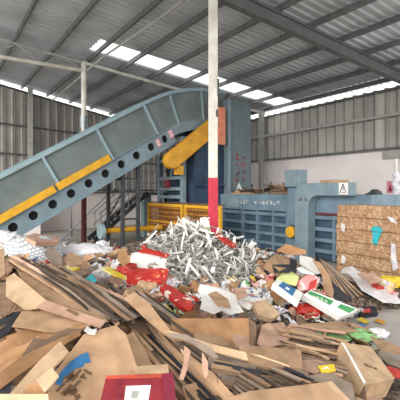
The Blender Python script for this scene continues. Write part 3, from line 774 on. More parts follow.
board([(186, 400, .2), (182, 386, .22), (196, 382, .24), (204, 400, .2), (204, 408, .2)], K, 'brown carton flap standing right of the maroon box', amp=.006, t=.012)

# ------------- fan of flattened cartons sliding down the middle
N = 98
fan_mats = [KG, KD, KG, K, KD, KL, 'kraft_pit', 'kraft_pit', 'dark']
for i in range(N):
    f = i/(N-1)
    x0, y0 = 92+44*f+rng.uniform(-4, 4), 286+8*f+rng.uniform(-5, 5)
    x1, y1 = 180+84*f+rng.uniform(-6, 6), 404-8*f+rng.uniform(-6, 6)
    if f > .6: x1 += (f-.6)*110; y1 -= (f-.6)*40
    lift = .14+.16*f+rng.uniform(-.03, .03)
    sag = 2+9*f+rng.uniform(-2, 2)
    xm, ym = x0+(x1-x0)*.42, y0+(y1-y0)*.42+sag
    wpx = 1.2+rng.uniform(0, 2.2)
    board([(x0, y0, lift), (x0+wpx, y0-wpx*.5, lift+.01), (xm+wpx, ym-wpx*.5, lift+.01), (x1+wpx, y1-wpx*.5, lift), (x1, y1, lift-.02), (xm, ym, lift-.02)],
          rng.choice(fan_mats), 'flattened brown carton in the steep stack sliding down the middle', 'flattened_carton', 'cardboard', 'flattened cartons in the steep middle stack', amp=.012, t=.02)
for i in range(40):                       # long boards stacked edge up on the left slope
    f = i/39
    x0, y0 = 8+50*f+rng.uniform(-3, 3), 258+10*f+rng.uniform(-2, 3)
    x1, y1 = 104+30*f+rng.uniform(-8, 8), 318-4*f+rng.uniform(-8, 14)
    wpx = 1.4+rng.uniform(0, 2.8); lift = .24+rng.uniform(-.04, .11)
    xm, ym = x0+(x1-x0)*.5+3, y0+(y1-y0)*.5-rng.uniform(0, 4)
    board([(x0, y0, lift), (x0+wpx, y0-wpx*.5, lift+.01), (xm+wpx, ym-wpx*.5, lift+.01), (x1+wpx, y1-wpx*.5, lift), (x1, y1, lift-.02), (xm, ym, lift-.02)],
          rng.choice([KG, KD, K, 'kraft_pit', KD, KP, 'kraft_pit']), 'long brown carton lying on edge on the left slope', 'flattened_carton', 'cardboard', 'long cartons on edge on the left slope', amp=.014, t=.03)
board([(124, 298, .40), (134, 292, .42), (150, 304, .42), (170, 330, .42), (172, 338, .38), (164, 334, .38)], K, 'pale top board bending over the upper end of the steep stack', amp=.008, t=.012)
board([(164, 331, .42), (172, 331, .42), (212, 344, .40), (262, 356, .36), (290, 366, .30), (288, 370, .28), (250, 361, .32), (214, 352, .36)], KL, 'long pale board with a ragged edge on top of the steep stack', amp=.008, t=.014)
board([(168, 332, .46), (186, 335, .46), (212, 349, .44), (219, 358, .42), (213, 358, .42), (192, 343, .44), (170, 336, .45)], KG, 'torn grey-brown strip curling over the long pale board', 'torn_strip', 'cardboard', amp=.015, t=.006)
board([(184, 345, .46), (190, 350, .46), (187, 368, .40), (183, 380, .36), (179, 379, .36), (183, 364, .40)], KP, 'pinkish torn ply hanging like a tongue, left of two', 'torn_strip', 'cardboard', amp=.01, t=.005)
board([(202, 352, .44), (208, 362, .42), (208, 374, .38), (205, 378, .36), (202, 368, .40)], KP, 'pinkish torn ply hanging like a tongue, right of two', 'torn_strip', 'cardboard', amp=.01, t=.005)
board([(180, 348, .40), (190, 355, .38), (214, 374, .34), (236, 398, .26), (228, 402, .24), (202, 376, .32), (182, 354, .38)], K, 'smooth pinkish brown board lying down the face of the steep stack', amp=.006, t=.012)
for i in range(40):
    f = i/39; y = 352+44*f
    x0 = 204+16*f+rng.uniform(-5, 5); w_ = 1.2+rng.uniform(0, 1.6)
    x2 = x0+90+rng.uniform(-24, 16); y2 = y+20-26*f+rng.uniform(-2, 2); lf = .34-.1*f+rng.uniform(-.02, .02)
    board([(x0, y-8, lf), (x0+40, y-1+2*f, lf-.03), (x2, y2, lf-.08), (x2-1, y2+w_, lf-.1), (x0+40, y+w_+2*f, lf-.05), (x0+1, y-8+w_, lf-.02)],
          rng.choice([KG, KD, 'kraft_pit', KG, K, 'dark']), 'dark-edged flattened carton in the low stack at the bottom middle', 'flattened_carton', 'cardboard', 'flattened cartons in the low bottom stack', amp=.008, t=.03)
for i in range(44):
    f = i/43; y = 328+42*f+rng.uniform(-2, 2); x0 = 282+10*f+rng.uniform(-12, 10); w_ = 1+rng.uniform(0, 1.6); x2 = x0+56+rng.uniform(-20, 12)
    lf = .27-.05*f+rng.uniform(-.03, .02); sl = rng.uniform(6, 15)
    board([(x0, y, lf), (x0+26, y+sl*.4, lf), (x2, y+sl, lf-.03), (x2-2, y+sl+w_, lf-.05), (x0+26, y+sl*.4+w_, lf-.02), (x0+2, y+w_, lf-.02)],
          rng.choice([KG, KD, KP, KL, K, 'kraft_pit']), 'thin torn board edge in the layered pile left of the tilted carton', 'cardboard_sheet', 'cardboard', 'torn board edges left of the tilted carton', amp=.012, t=.02)

# orange open carton in the middle
r, c, n = carton([(171, 318, .34), (249, 318, .34), (250, 348, .26), (172, 340, .28)], .02, KO, 'open orange-brown carton with its wide inner wall facing the camera', 'open_carton')
wt = part('side_wall', warped(*(lambda q: (q[0], q[2]))(lay([(249, 318, .34), (256, 324, .30), (257, 350, .24), (250, 348, .26)])), .01, 0), KD, r)
part('floor_flap', warped(*(lambda q: (q[0], q[2]))(lay([(194, 334, .36), (222, 336, .34), (230, 346, .32), (212, 345, .34), (196, 340, .36)])), .01, .008), K, r)
board([(232, 334, .36), (246, 336, .34), (252, 352, .30), (238, 348, .34)], KP, 'crumpled pinkish paper in the corner of the open orange-brown carton', 'paper_scrap', 'paper', amp=.02, t=.004)
# right of it: folded cartons
board([(240, 345, .36), (256, 346, .36), (301, 350, .34), (303, 369, .28), (276, 366, .31), (252, 359, .34)], K, 'brown carton panel lying on its side above the long pale board', 'cardboard_box', 'box', amp=.004, t=.05)
board([(262, 325, .30), (284, 322, .30), (292, 345, .26), (264, 347, .28), (258, 340, .28)], KP, 'rolled pinkish brown wrapping board right of the open carton', amp=.03, t=.008, fr=8)
board([(252, 326, .26), (263, 323, .26), (258, 346, .26), (250, 342, .26)], KD, 'shadowed brown flap between the open carton and the rolled board', amp=.01)
board([(284, 328, .24), (296, 326, .24), (345, 342, .2), (352, 352, .2), (330, 352, .22), (292, 344, .24)], KP, 'pale pinkish board lying flat right of the rolled board', amp=.014)
for i in range(9):
    y = 340+i*4.4; x0 = 300+rng.uniform(-6, 6)
    board([(x0, y, .2-.012*i), (x0+30, y+1, .2-.012*i), (x0+66+rng.uniform(-8, 4), y+12, .16-.012*i), (x0+60, y+17, .14-.012*i), (x0+20, y+7, .18-.012*i)],
          rng.choice([K, KP, KD, KL, K]), 'flat brown board in the layered pile left of the tilted carton', 'cardboard_sheet', 'cardboard', 'boards layered left of the tilted carton', amp=.012, t=.01)
board([(296, 360, .28), (318, 360, .26), (330, 366, .24), (316, 374, .24), (298, 370, .26)], KP, 'small pinkish torn board on the layered pile', amp=.02)
board([(318, 366, .26), (334, 364, .26), (336, 371, .24), (322, 374, .24)], 'yellow_print', 'small yellowish printed card on the layered pile', 'printed_card', 'card', amp=.006, t=.004)
board([(222, 400, .36), (250, 391, .36), (326, 382, .34), (330, 388, .34), (346, 402, .3), (346, 410, .28), (222, 410, .32)], K, 'wide brown carton wall along the bottom edge right of centre', 'cardboard_box', 'box', amp=.004, t=.02)
board([(326, 382, .36), (332, 381, .36), (352, 402, .28), (346, 408, .28)], KL, 'pale edge flap of the wide carton at the bottom edge', amp=.003, t=.012)
board([(300, 378, .26), (330, 372, .24), (352, 384, .2), (356, 402, .18), (332, 384, .24)], KG, 'shaded board below the tilted carton', amp=.014)
# tilted carton at right
r, c, n = carton([(341, 342, .34), (371, 346, .34), (395, 378, .24), (364, 384, .26)], .17, KL, 'tilted closed brown carton on the right side of the foreground', 'cardboard_box')
facet([(341.5, 342.2), (344, 343), (366, 382), (364, 383.4)], c, n, 'white', 'tape', r, label='pale tape along the carton edge')
scribble([(366, 366, 378, 370, 5, 3)], c, n, 'kraft_dark', 'faint_print', r, random.Random(5))
board([(334, 346, .2), (342, 344, .3), (364, 385, .24), (366, 400, .14), (356, 396, .14)], KD, 'left side of the tilted carton, its shadow painted as darker board', amp=.004, t=.01)  # carton side with its shadow put into the darker kraft
board([(370, 336, .12), (404, 348, .1), (404, 356, .1), (380, 350, .12)], K, 'flat brown board on the floor at the right edge behind the tilted carton', amp=.01)
board([(376, 350, .1), (404, 362, .08), (404, 368, .08), (386, 362, .08)], KG, 'grey-brown board on the floor beside the tilted carton', amp=.01)
board([(386, 366, .08), (404, 370, .06), (404, 378, .06), (392, 376, .06)], 'red', 'dark red scrap on the floor at the right edge', 'plastic_scrap', 'scrap', amp=.015)
board([(366, 398, .1), (376, 392, .14), (386, 402, .1), (376, 408, .08)], KP, 'pinkish flap sticking up below the tilted carton', amp=.006)

# ------------- printed packs and bags further up
def blob(px, py, size, mat, label, name, cat, sq=(1, 1, .6), rough=.22, seed=0, lift=.0, boxy=1.0, sub=4, freq=3, yaw=0):
    p, z = hit(px, py); bm = bmesh.new(); bmesh.ops.create_icosphere(bm, subdivisions=sub, radius=1)
    for v in bm.verts:
        q = v.co.copy()
        if boxy != 1: q = Vector([math.copysign(abs(c)**boxy, c) for c in q])
        d = noise.noise(q*freq+Vector((seed, 0, 0)))*rough + abs(noise.noise(q*freq*2.3+Vector((0, seed, 0))))*rough*.6
        q = q*(1+d); cx, cz = q.x*sq[0]*size, q.y*sq[1]*size
        c_, s_ = math.cos(yaw), math.sin(yaw)
        o_ = W(cx*c_-cz*s_, cx*s_+cz*c_, 0); v.co = p+Vector((o_.x, o_.y, q.z*sq[2]*size+lift+sq[2]*size*.35))
    bm.verts.index_update(); mb = MB().add([v.co.copy() for v in bm.verts], [tuple(v.index for v in f.verts) for f in bm.faces]); bm.free()
    return solo(name, mb, mat, label, cat, smooth=True)
blob(32, 260, .42, 'lattice', 'silvery sack with a woven lattice print on the far left of the heap', 'lattice_sack', 'sack', (1.05, .7, .62), .16, 1, boxy=.8)
blob(84, 257, .46, 'film', 'big pale pinkish plastic sack lying below the yellow pipe', 'plastic_sack', 'sack', (1.1, .6, .36), .22, 2)
blob(102, 252, .2, 'film', 'knotted upright end of a pale plastic sack near the yellow pipe', 'plastic_sack', 'sack', (.7, .6, .8), .25, 5)
blob(6, 244, .28, 'film', 'white crumpled plastic bag at the far left edge', 'plastic_bag', 'bag', (1, .8, .6), .35, 3)
blob(20, 240, .2, 'paper', 'small white crumpled bag behind the lattice sack', 'plastic_bag', 'bag', (1, .8, .6), .4, 9, lift=-.12)
blob(98, 281, .17, 'film', 'white crumpled plastic bag in front of the yellow packs', 'plastic_bag', 'bag', (.9, .8, .9), .4, 12)
blob(128, 277, .17, 'red', 'bright red plastic bag left of the red and white sack', 'plastic_bag', 'bag', (.9, .8, .8), .4, 15)
blob(306, 313, .2, 'red', 'orange-red plastic bag under the long green and white carton', 'plastic_bag', 'bag', (1.1, .6, .45), .35, 18)
blob(300, 310, .1, 'film', 'little white bag left of the orange-red bag', 'plastic_bag', 'bag', (1, .8, .8), .35, 19)
blob(378, 272, .2, 'film', 'white crumpled bag on the tarpaulin strip in front of the bale', 'plastic_bag', 'bag', (1, .8, .7), .35, 22)
blob(352, 272, .2, 'paper', 'white crumpled paper heap at the left end of the tarpaulin strip', 'paper_wad', 'paper', (1.2, .7, .5), .4, 24)
blob(393, 284, .22, 'yellow_film', 'yellow plastic bag on the tarpaulin strip at the right edge', 'plastic_bag', 'bag', (1.2, .7, .45), .4, 26)
blob(388, 273, .12, 'yellow_film', 'small yellow bag behind the larger yellow bag', 'plastic_bag', 'bag', (1.2, .7, .6), .4, 28)
blob(362, 280, .17, KP, 'crumpled brown paper wad on the tarpaulin strip', 'paper_wad', 'paper', (1.1, .8, .6), .4, 30)
blob(375, 290, .12, 'red_print', 'reddish crumpled wrapper on the tarpaulin strip', 'wrapper', 'wrapper', (1.1, .8, .6), .4, 31)
blob(336, 337, .2, 'green_film', 'pale green crumpled plastic film left of the white scrap', 'plastic_film', 'film', (1.3, .6, .3), .4, 33)
blob(356, 337, .2, 'green_film', 'pale green crumpled plastic film right behind the tilted carton', 'plastic_film', 'film', (1.1, .6, .34), .4, 36)
blob(376, 335, .12, 'film', 'white crumpled film beside the pale green film', 'plastic_film', 'film', (1.2, .7, .5), .4, 38)
blob(262, 318, .0001+.14, 'white_print', 'white printed wrapper above the open orange-brown carton', 'wrapper', 'wrapper', (1.2, .6, .4), .4, 41)
# red and white sack
rs = root('gift_sack', hit(145, 283)[0], 'bulky white and red printed packing sack beside the shredded paper', 'sack')
def slab(front, depth, mat, nm, par, amp=.02, lab=None):
    pts, c, n = lay(front); return part(nm, warped(pts, n, depth, amp, cuts=4), mat, par, label=lab), c, n
slab([(131, 256, 0, 5.9), (140, 251, 0, 5.95), (166, 257, 0, 5.95), (168, 270, 0, 5.75), (129, 269, 0, 5.72)], .3, 'paper', 'upper_half', rs, lab='white upper half')
slab([(127, 267, 0, 5.6), (169, 269, 0, 5.6), (166, 281, 0, 5.3), (150, 287, 0, 5.15), (126, 285, 0, 5.15)], .3, 'sack_print', 'lower_half', rs, lab='red printed lower half')
slab([(138, 251, 0, 5.96), (146, 248, 0, 6.0), (170, 254, 0, 5.96), (168, 257, 0, 5.86), (150, 253, 0, 5.86)], .02, 'red', 'top_fold', rs, lab='red folded top')
# standing white and olive sheet
sh = root('standing_sheet', hit(206, 240)[0], 'white topped sheet with an olive lower half standing out of the paper mound', 'sheet')
slab([(200, 218, .4, 7.6), (206, 217, .4, 7.6), (209, 221, .4, 7.6), (210, 228, .4, 7.6), (200, 228, .4, 7.6)], .012, 'white', 'white_end', sh, 0)
slab([(200, 228, .4, 7.6), (210, 228, .4, 7.6), (213, 242, .4, 7.6), (200, 240, .4, 7.6)], .012, M['lime_card'], 'olive_end', sh, 0)
board([(214, 235, .22), (219, 233, .24), (236, 244, .2), (236, 249, .16), (226, 245, .2)], 'red_print', 'red and white printed strip on the right slope of the paper mound', 'printed_strip', 'card', amp=.01)
# milk carton, green box, etc
o, c, n = board([(273, 283, .34), (278, 279, .35), (303, 293, .33), (299, 301, .30)], 'white', 'white carton with a blue printed panel lying on the right slope', 'drink_carton', 'carton', amp=0, t=.09)
facet([(278.5, 285.5), (283, 281.6), (296, 289), (292.5, 296)], c, n, M['blue_mark'], 'blue_panel', o, label='blue printed panel')
facet([(285, 288), (286.5, 286.6), (290, 288.8), (288.8, 290.2)], c, n, 'white', 'emblem', o, off=.008)
o, c, n = board([(303, 295, .28), (311, 290, .30), (358, 309, .22), (352, 313, .18), (340, 317, .16)], 'white', 'long white carton with green printed bands on the right slope', 'long_carton', 'carton', amp=0, t=.07)
facet([(307, 293), (311, 291), (334, 301), (330, 305)], c, n, 'green', 'green_band', o, label='green printed band')
facet([(337, 307), (341, 304), (356, 309), (349, 313)], c, n, 'green', 'green_band', o, label='green printed band')
scribble([(313, 297, 328, 303, 3, 4)], c, n, 'white', 'lettering', o, random.Random(6), off=.009)
board([(276, 279, .30), (288, 268, .34), (299, 277, .32), (296, 286, .28), (284, 283, .3)], 'lime_card', 'lime green card tray sticking up right of centre', 'card_tray', 'card', amp=.005, t=.01)
board([(297, 268, .40), (311, 264, .42), (318, 270, .40), (314, 275, .36), (303, 273, .38)], 'white', 'white carton flap lying on top of the right slope', 'carton_flap', 'card', amp=.005, t=.012)
o, c, n = board([(300, 280, .32), (311, 272, .36), (320, 279, .32), (315, 290, .24), (304, 290, .26)], 'pink_print', 'printed box with red and white picture behind the long green carton', 'printed_box', 'box', amp=0, t=.1)
facet([(310, 282), (318, 278), (315, 288), (308, 290)], c, n, 'red', 'red_patch', o)
board([(266, 262, .42), (276, 254, .48), (292, 258, .46), (293, 266, .40), (280, 270, .36)], K, 'open brown carton on the right shoulder of the heap', 'cardboard_box', 'box', amp=.004, t=.12)
board([(277, 250, .56), (286, 244, .6), (306, 250, .56), (306, 254, .52), (290, 255, .54)], KO, 'reddish brown carton flap standing highest on the right shoulder', amp=.01, t=.012)
board([(272, 265, .42), (292, 264, .42), (290, 272, .36), (274, 273, .36)], 'dark', 'black plastic lining spilling from the open brown carton', 'plastic_scrap', 'scrap', amp=.02)
board([(290, 258, .46), (297, 261, .44), (296, 274, .36), (290, 270, .38)], 'dark', 'black plastic bag end right of the open brown carton', 'plastic_scrap', 'scrap', amp=.02)
board([(300, 255, .56), (312, 258, .52), (326, 272, .42), (318, 274, .4), (300, 264, .48)], 'paper', 'white paper sheet draped at the top of the right slope', 'paper_sheet', 'paper', amp=.02, t=.004)
# leaning flattened stack at right
board([(312, 260, .60), (320, 262, .62), (330, 276, .5), (334, 292, .3), (332, 300, .16), (324, 290, .26), (322, 276, .42)], K, 'curved brown board wrapping the left side of the leaning stack', amp=.01, t=.012)
for i in range(18):
    q = 1.6
    board([(318+.45*i, 258+.35*i, 0, 6.62+.01*i), (319.4+.5*i, 257.7+.35*i, 0, 6.64+.01*i), (337.5+q*i, 300-.25*i, 0, 6.4+.02*i), (336+q*i, 301.5-.25*i, 0, 6.38+.02*i)],
          rng.choice([KG, KL, K, KD]) if i % 3 else 'dark', 'flattened carton in the leaning stack in front of the bale', 'flattened_carton', 'cardboard', 'flattened cartons leaning in front of the bale', amp=.006, t=.25)
board([(324, 272, .3, 6.55), (330, 280, .3, 6.5), (352, 299, .3, 6.3), (334, 301, .3, 6.2), (328, 290, .3, 6.35)], 'dark', 'dark underside sheet of the leaning stack', 'plastic_scrap', 'scrap', amp=.01)
tp = board([(344, 268, .24), (352, 266, .24), (372, 282, .2), (408, 296, .16), (408, 304, .1), (384, 302, .12), (362, 290, .16)], 'film', 'white tarpaulin strip lying on the floor in front of the bale', 'tarpaulin', 'tarpaulin', amp=.02, t=.006)
board([(356, 274, .28), (372, 273, .27), (384, 280, .24), (370, 285, .24)], KP, 'crumpled brown paper layer on top of the tarpaulin strip', 'paper_sheet', 'paper', amp=.05, t=.005)
board([(356, 307, .08), (375, 306, .08), (378, 313, .05), (360, 315, .05)], 'dark', 'dark red and black printed box on the floor beside the long green carton', 'printed_box', 'box', amp=0, t=.06)
board([(362, 309, .12), (370, 308, .12), (371, 312, .1), (363, 313, .1)], 'red_print', 'small red printed card lying on the dark box', 'printed_card', 'card', amp=0, t=.004)
for (x_, y_, m_, l_) in ((379, 320, 'orange', 'orange scrap on the grey floor, right of two'), (362, 319, 'yellow_film', 'yellow scrap on the grey floor, left of two')):
    board([(x_-5, y_, .03), (x_, y_-2, .03), (x_+7, y_+2, .03), (x_+4, y_+4, .03)], m_, l_, 'plastic_scrap', 'scrap', amp=.01, t=.006)
board([(300, 324, .12), (340, 321, .1), (376, 328, .06), (350, 332, .08), (306, 330, .12)], K, 'flat brown board below the orange-red bag at the edge of the floor', amp=.014)
board([(352, 326, .05), (362, 323, .05), (366, 326, .05), (357, 329, .05)], 'blue_mark', 'small blue scrap on the flat board at the floor edge', 'plastic_scrap', 'scrap', amp=.01, t=.005)
# centre packs
board([(198, 290, .28), (200, 284, .30), (212, 287, .3), (222, 288, .29), (236, 296, .28), (238, 304, .25), (244, 312, .22), (230, 314, .2), (222, 310, .2), (214, 314, .2), (200, 309, .2), (202, 300, .25)], 'paper', 'big white torn sheet with a brown patch in the centre of the heap', 'paper_sheet', 'paper', amp=.015, t=.005)
board([(208, 294, .34), (216, 291, .35), (228, 298, .33), (231, 308, .28), (218, 306, .30)], K, 'brown torn patch lying on the big white torn sheet', amp=.01, t=.006)
board([(232, 288, .30), (256, 288, .30), (262, 300, .26), (250, 306, .24), (236, 300, .27)], 'white_print', 'white printed flat box right of the big torn sheet', 'printed_box', 'box', amp=.003, t=.05)
board([(234, 289, .36), (244, 287, .37), (248, 296, .34), (238, 300, .33)], KP, 'pinkish cardboard piece on the white printed flat box', amp=.006)
board([(252, 302, .28), (266, 300, .28), (280, 314, .22), (272, 319, .2), (258, 314, .22)], KL, 'tan carton panel lying below the white printed flat box', 'cardboard_box', 'box', amp=.004, t=.05)
board([(160, 287, .30), (168, 284, .32), (190, 298, .28), (194, 306, .24), (184, 308, .22)], 'red_print', 'red printed pack lying diagonally in front of the paper mound', 'printed_pack', 'pack', amp=.004, t=.05)
board([(176, 301, .26), (184, 297, .27), (195, 305, .24), (188, 310, .22)], 'red', 'bright red wrapper at the lower end of the diagonal red pack', 'wrapper', 'wrapper', amp=.015)
board([(126, 290, .36), (138, 284, .38), (150, 293, .36), (147, 303, .3), (132, 300, .32)], K, 'brown carton piece below the red and white sack', 'cardboard_box', 'box', amp=.003, t=.08)
board([(101, 268, .24), (108, 266, .26), (126, 276, .24), (127, 279, .22), (116, 276, .23)], 'yellow_print', 'yellow printed pack slanting left of the red bag', 'printed_pack', 'pack', amp=.006, t=.012)
board([(60, 268, .2), (68, 265, .2), (80, 268, .2), (72, 271, .2)], 'yellow_print', 'yellow card between the lattice sack and the pale sack', 'printed_card', 'card', amp=.01, t=.02)
board([(84, 279, .25), (92, 274, .26), (97, 280, .26), (90, 286, .25)], 'teal', 'teal plastic scrap left of the white bag', 'plastic_scrap', 'scrap', amp=.015)
board([(62, 259, .24), (70, 252, .28), (84, 258, .26), (82, 264, .22), (70, 266, .22)], K, 'brown carton lying against the pale plastic sack', 'cardboard_box', 'box', amp=.003, t=.1)
board([(62, 275, .22), (88, 268, .24), (98, 264, .24), (99, 268, .22), (78, 278, .22)], KG, 'grey-brown folded board between the yellow card and the yellow pack', amp=.01, t=.014)
board([(26, 237, .34), (34, 233, .36), (60, 238, .34), (58, 242, .32), (36, 242, .32)], 'kraft_pink', 'pinkish carton behind the lattice sack', 'printed_box', 'box', amp=.004, t=.06)
board([(118, 250, .40), (126, 248, .40), (130, 262, .34), (124, 266, .30), (118, 260, .34)], KO, 'brown and red scrap standing left of the white sack top', amp=.01)
board([(44, 252, .30), (52, 247, .32), (62, 256, .28), (62, 268, .22), (52, 264, .24)], KG, 'shaded board leaning on the right end of the lattice sack', amp=.01)

# ------------- loose scrap, piece by piece
def grid_piece(w, l, seed, amp, t, cut=.12, fold=0, n=7):
    """a crumpled piece of sheet with an irregular edge"""
    mb = MB(); rr = random.Random(seed)
    for j in range(n+1):
        for i in range(n+1):
            u, v = i/n-.5, j/n-.5
            e = 1-cut*abs(noise.noise(Vector((u*5, v*5, seed))))*(2*max(abs(u), abs(v)))*3
            x, y = u*w*e, v*l*e
            z = noise.noise(Vector((u*3.1, v*3.1, seed*1.7)))*amp+noise.noise(Vector((u*8, v*8, seed)))*amp*.4+fold*abs(u+.1*v)
            mb.v.append(Vector((x, y, z)))
    top = len(mb.v)
    mb.v += [p-Vector((0, 0, t)) for p in mb.v]
    I = lambda i, j: j*(n+1)+i
    for j in range(n):
        for i in range(n):
            q = (I(i, j), I(i+1, j), I(i+1, j+1), I(i, j+1)); mb.f += [q, tuple(k+top for k in q[::-1])]
    rim = [I(i, 0) for i in range(n)]+[I(n, j) for j in range(n)]+[I(i, n) for i in range(n, 0, -1)]+[I(0, j) for j in range(n, 0, -1)]
    for a, b in zip(rim, rim[1:]+rim[:1]): mb.f.append((b, a, a+top, b+top))
    return mb
def ribbon(l, w, seed, curl):
    rr = random.Random(seed); mb = MB(); n = 10; x = z = 0; a = rr.uniform(-.3, .3); pts = []
    for i in range(n+1):
        pts.append((x, z)); a += rr.uniform(-curl, curl)*.5+noise.noise(Vector((i*.4, seed, 0)))*curl
        x += l/n*math.cos(a); z += l/n*math.sin(a)
    mx, mz = x/2, z/2
    for x, z in pts:
        tw = noise.noise(Vector((x*4, seed*3.1, 2)))*.5
        mb.v += [Vector((x-mx, -w/2, z-mz-tw*w)), Vector((x-mx, w/2, z-mz+tw*w))]
    k = len(mb.v); mb.v += [p-Vector((0, 0, .003)) for p in mb.v]
    for i in range(n):
        q = (2*i, 2*i+1, 2*i+3, 2*i+2); mb.f += [q, tuple(j+k for j in q[::-1])]
        mb.f += [(2*i, 2*i+2, 2*i+2+k, 2*i+k), (2*i+1, 2*i+1+k, 2*i+3+k, 2*i+3)]
    mb.f += [(0, k, k+1, 1), (2*n, 2*n+1, 2*n+1+k, 2*n+k)]
    return mb
KIND = {}   # kind -> (name, label, cat, group, [meshes])
def kind(key, name, label, cat, group, mats, maker, nvar=5):
    KIND[key] = (name, label, cat, group, [maker(i).mesh(name, M[m]) for m in mats for i in range(nvar)])
kind('white', 'paper_scrap', 'crumpled white paper scrap among the mixed waste', 'paper', 'white paper scraps in the heap', ['paper', 'film'], lambda i: grid_piece(.24, .32, 10+i, .08, .004))
kind('film', 'plastic_film', 'crumpled pale plastic film among the mixed waste', 'film', 'pale plastic film in the heap', ['film'], lambda i: grid_piece(.26, .3, 40+i, .14, .003, .2))
kind('kraft', 'cardboard_scrap', 'torn brown cardboard piece among the mixed waste', 'cardboard', 'brown cardboard scraps in the heap', ['kraft', 'kraft_pink', 'kraft_light', 'kraft_orange'], lambda i: grid_piece(.26, .36, 70+i, .04, .009, .1, .25 if i % 2 else 0), 4)
kind('red', 'printed_wrapper', 'red printed wrapper among the mixed waste', 'wrapper', 'red printed wrappers in the heap', ['red_print', 'red'], lambda i: grid_piece(.18, .26, 100+i, .05, .006))
kind('multi', 'printed_wrapper', 'white wrapper with coloured print among the mixed waste', 'wrapper', 'white printed wrappers in the heap', ['white_print', 'pink_print'], lambda i: grid_piece(.2, .3, 130+i, .06, .006))
kind('yellow', 'printed_card', 'yellow printed card among the mixed waste', 'card', 'yellow printed cards in the heap', ['yellow_print'], lambda i: grid_piece(.18, .24, 160+i, .04, .006))
kind('green', 'printed_card', 'green printed card among the mixed waste', 'card', 'green printed cards in the heap', ['green_print'], lambda i: grid_piece(.18, .26, 190+i, .05, .006))
kind('blue', 'printed_card', 'blue printed card among the mixed waste', 'card', 'blue printed cards in the heap', ['blue_print'], lambda i: grid_piece(.18, .24, 220+i, .05, .006))
kind('dark', 'dark_scrap', 'black plastic scrap among the mixed waste', 'scrap', 'black scraps in the heap', ['dark'], lambda i: grid_piece(.2, .24, 250+i, .08, .006))
kind('sheet', 'cardboard_sheet', 'loose flattened brown carton in the cardboard pile', 'cardboard', 'loose flattened cartons in the cardboard pile', ['kraft', 'kraft_dark', 'kraft_grey', 'kraft_pit', 'kraft_pink'], lambda i: grid_piece(.42, .6, 300+i, .03, .01, .06, .18 if i % 2 else 0), 4)
kind('strip', 'paper_strip', 'narrow white paper offcut in the tangled paper mound', 'paper strip', 'white paper offcuts in the tangled mound', ['strip'], lambda i: ribbon(.36+.05*(i % 5), .035+.008*(i % 3), 400+i, .3), 12)
kind('strip_grey', 'paper_strip', 'narrow grey paper offcut in the tangled paper mound', 'paper strip', 'grey paper offcuts in the tangled mound', ['strip_grey'], lambda i: ribbon(.32+.05*(i % 5), .03+.008*(i % 3), 440+i, .45), 10)
pr = random.Random(99)
def scatter(key, px, py, tilt, lift, sc=(.7, 1.25)):
    name, label, cat, group, meshes = KIND[key]
    p, z = hit(px, py)
    n = tnormal(p)
    o = bpy.data.objects.new(name, pr.choice(meshes)); COL.objects.link(o); tag(o, label, cat, group)
    n = (n+Vector((pr.gauss(0, tilt), pr.gauss(0, tilt), pr.gauss(0, tilt*.4)))).normalized()
    q = n.to_track_quat('Z', 'Y') @ Matrix.Rotation(pr.uniform(0, 6.283), 3, 'Z').to_quaternion()
    o.rotation_mode = 'QUATERNION'; o.rotation_quaternion = q
    o.location = p+Vector((0, 0, lift+pr.uniform(0, .04))); s = pr.uniform(*sc); o.scale = (s, s*pr.uniform(.8, 1.2), s)
    return o
def inside(px, py, poly):
    c = False; j = len(poly)-1
    for i in range(len(poly)):
        (xi, yi), (xj, yj) = poly[i], poly[j]
        if (yi > py) != (yj > py) and px < (xj-xi)*(py-yi)/(yj-yi)+xi: c = not c
        j = i
    return c
MOUND = [(140, 262), (150, 240), (172, 228), (190, 218), (204, 226), (224, 236), (248, 250), (262, 264), (250, 280), (215, 286), (170, 284)]
MIXED = [(0, 238), (60, 240), (110, 245), (140, 250), (200, 230), (262, 250), (300, 252), (330, 270), (335, 300), (360, 316), (330, 326), (240, 320), (170, 318), (126, 300), (90, 284), (40, 268), (0, 262)]
BOARDS = [(0, 262), (40, 268), (90, 284), (126, 300), (170, 318), (250, 322), (330, 328), (370, 330), (372, 400), (0, 400)]
wts = [('white', 22), ('film', 10), ('kraft', 30), ('red', 5), ('multi', 20), ('yellow', 3), ('green', 4), ('blue', 4), ('dark', 5)]
pool = [k for k, w in wts for _ in range(w)]
TARP = [(345, 270), (360, 268), (404, 276), (404, 299), (376, 291)]
for y in range(236, 330, 5):
    for x in range(0, 404, 6):
        px, py = x+pr.uniform(-4, 4), y+pr.uniform(-3, 3)
        if inside(px, py, TARP) or (inside(px, py, MIXED) and not inside(px, py, MOUND)):
            scatter(pr.choice(pool), px, py, .45, .015, (.3, .8))
for y in range(264, 404, 10):
    for x in range(0, 376, 13):
        px, py = x+pr.uniform(-6, 6), y+pr.uniform(-5, 5)
        if inside(px, py, BOARDS): scatter('sheet' if pr.random() < .8 else 'kraft', px, py, .3, -.04 if py > 300 else .0, (.5, .9))
cnt = {'strip': 0, 'strip_grey': 0}
while sum(cnt.values()) < 296:
    px, py = pr.uniform(138, 264), pr.uniform(217, 288)
    if not inside(px, py, MOUND): continue
    k = 'strip' if pr.random() < .7 else 'strip_grey'
    cnt[k] += 1
    scatter(k, px, py, .7, pr.choice([.03, .06, .1]), (.55, 1.05))

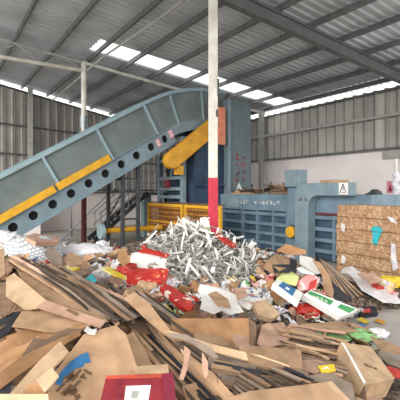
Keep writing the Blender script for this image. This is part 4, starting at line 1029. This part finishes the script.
# the tangle of offcuts underneath, too many to count
tg = MB(); vr = [ribbon(.3+.04*(i % 4), .03+.008*(i % 3), 500+i, .35) for i in range(14)]
k = 0
while k < 1200:
    px, py = pr.uniform(136, 266), pr.uniform(215, 290)
    if not inside(px, py, MOUND): continue
    k += 1
    p, z = hit(px, py); n = (tnormal(p)+Vector((pr.gauss(0, .5), pr.gauss(0, .5), pr.gauss(0, .2)))).normalized()
    m = (n.to_track_quat('Z', 'Y') @ Matrix.Rotation(pr.uniform(0, 6.283), 3, 'Z').to_quaternion()).to_matrix()*pr.uniform(.5, .95)
    s = pr.choice(vr); tg.add([p+m @ v+Vector((0, 0, pr.uniform(-.03, .04))) for v in s.v], s.f)
o = solo('shredded_paper', tg, 'tangle', 'dense tangle of white paper offcuts, greyed for shaded gaps, under the loose strips of the mound', 'paper'); o['kind'] = 'stuff'

jr = random.Random(31)                       # crumpled boards heaped on top of the press
jm = [grid_piece(.3, .45, 700+i, .07, .01, .12, .2 if i % 2 else 0).mesh('scrap_board', M[m]) for m in ('kraft_dark', 'kraft_pit', 'kraft') for i in range(3)]
for i in range(26):
    o = bpy.data.objects.new('scrap_board', jr.choice(jm)); COL.objects.link(o)
    if i < 17: o.location = (jr.uniform(9.15, 9.8), jr.uniform(8.6, 10.1), 1.9+jr.uniform(0, .2))
    else: o.location = (jr.uniform(9.0, 9.6), jr.uniform(10.2, 11.5), 1.88+jr.uniform(0, .05))
    o.rotation_euler = (jr.gauss(0, .35), jr.gauss(0, .35), jr.uniform(0, 6)); s = jr.uniform(.6, 1.1); o.scale = (s, s, s)
    tag(o, 'crumpled brown board piece heaped on top of the blue press', 'cardboard', 'crumpled boards on top of the press')

# ---------------------------------------------------------------- camera and daylight
cam = bpy.data.objects.new('camera', bpy.data.cameras.new('camera')); COL.objects.link(cam)
cam.location = CAM; cam.rotation_euler = (R(90), 0, -TH); cam.data.lens = 36; cam.data.sensor_width = 36
cam.data.shift_y = -.02; cam.data.clip_start = .05
SC.camera = cam
w = bpy.data.worlds.new('daylight'); SC.world = w; w.use_nodes = True
w.node_tree.nodes['Background'].inputs['Color'].default_value = (1, .985, .965, 1)
w.node_tree.nodes['Background'].inputs['Strength'].default_value = 1.0
sun = bpy.data.objects.new('sun', bpy.data.lights.new('sun', 'SUN')); COL.objects.link(sun)
sun.data.energy = 1.6; sun.data.angle = R(40); sun.rotation_euler = Vector((.85, .5, -.3)).to_track_quat('-Z', 'Y').to_euler(); sun.data.color = (1, .97, .92)
vs = SC.view_settings
vs.view_transform = 'Standard'; vs.look = 'None'; vs.gamma = 1; vs.exposure = 1.03; vs.use_curve_mapping = False
SC.display_settings.display_device = 'sRGB'
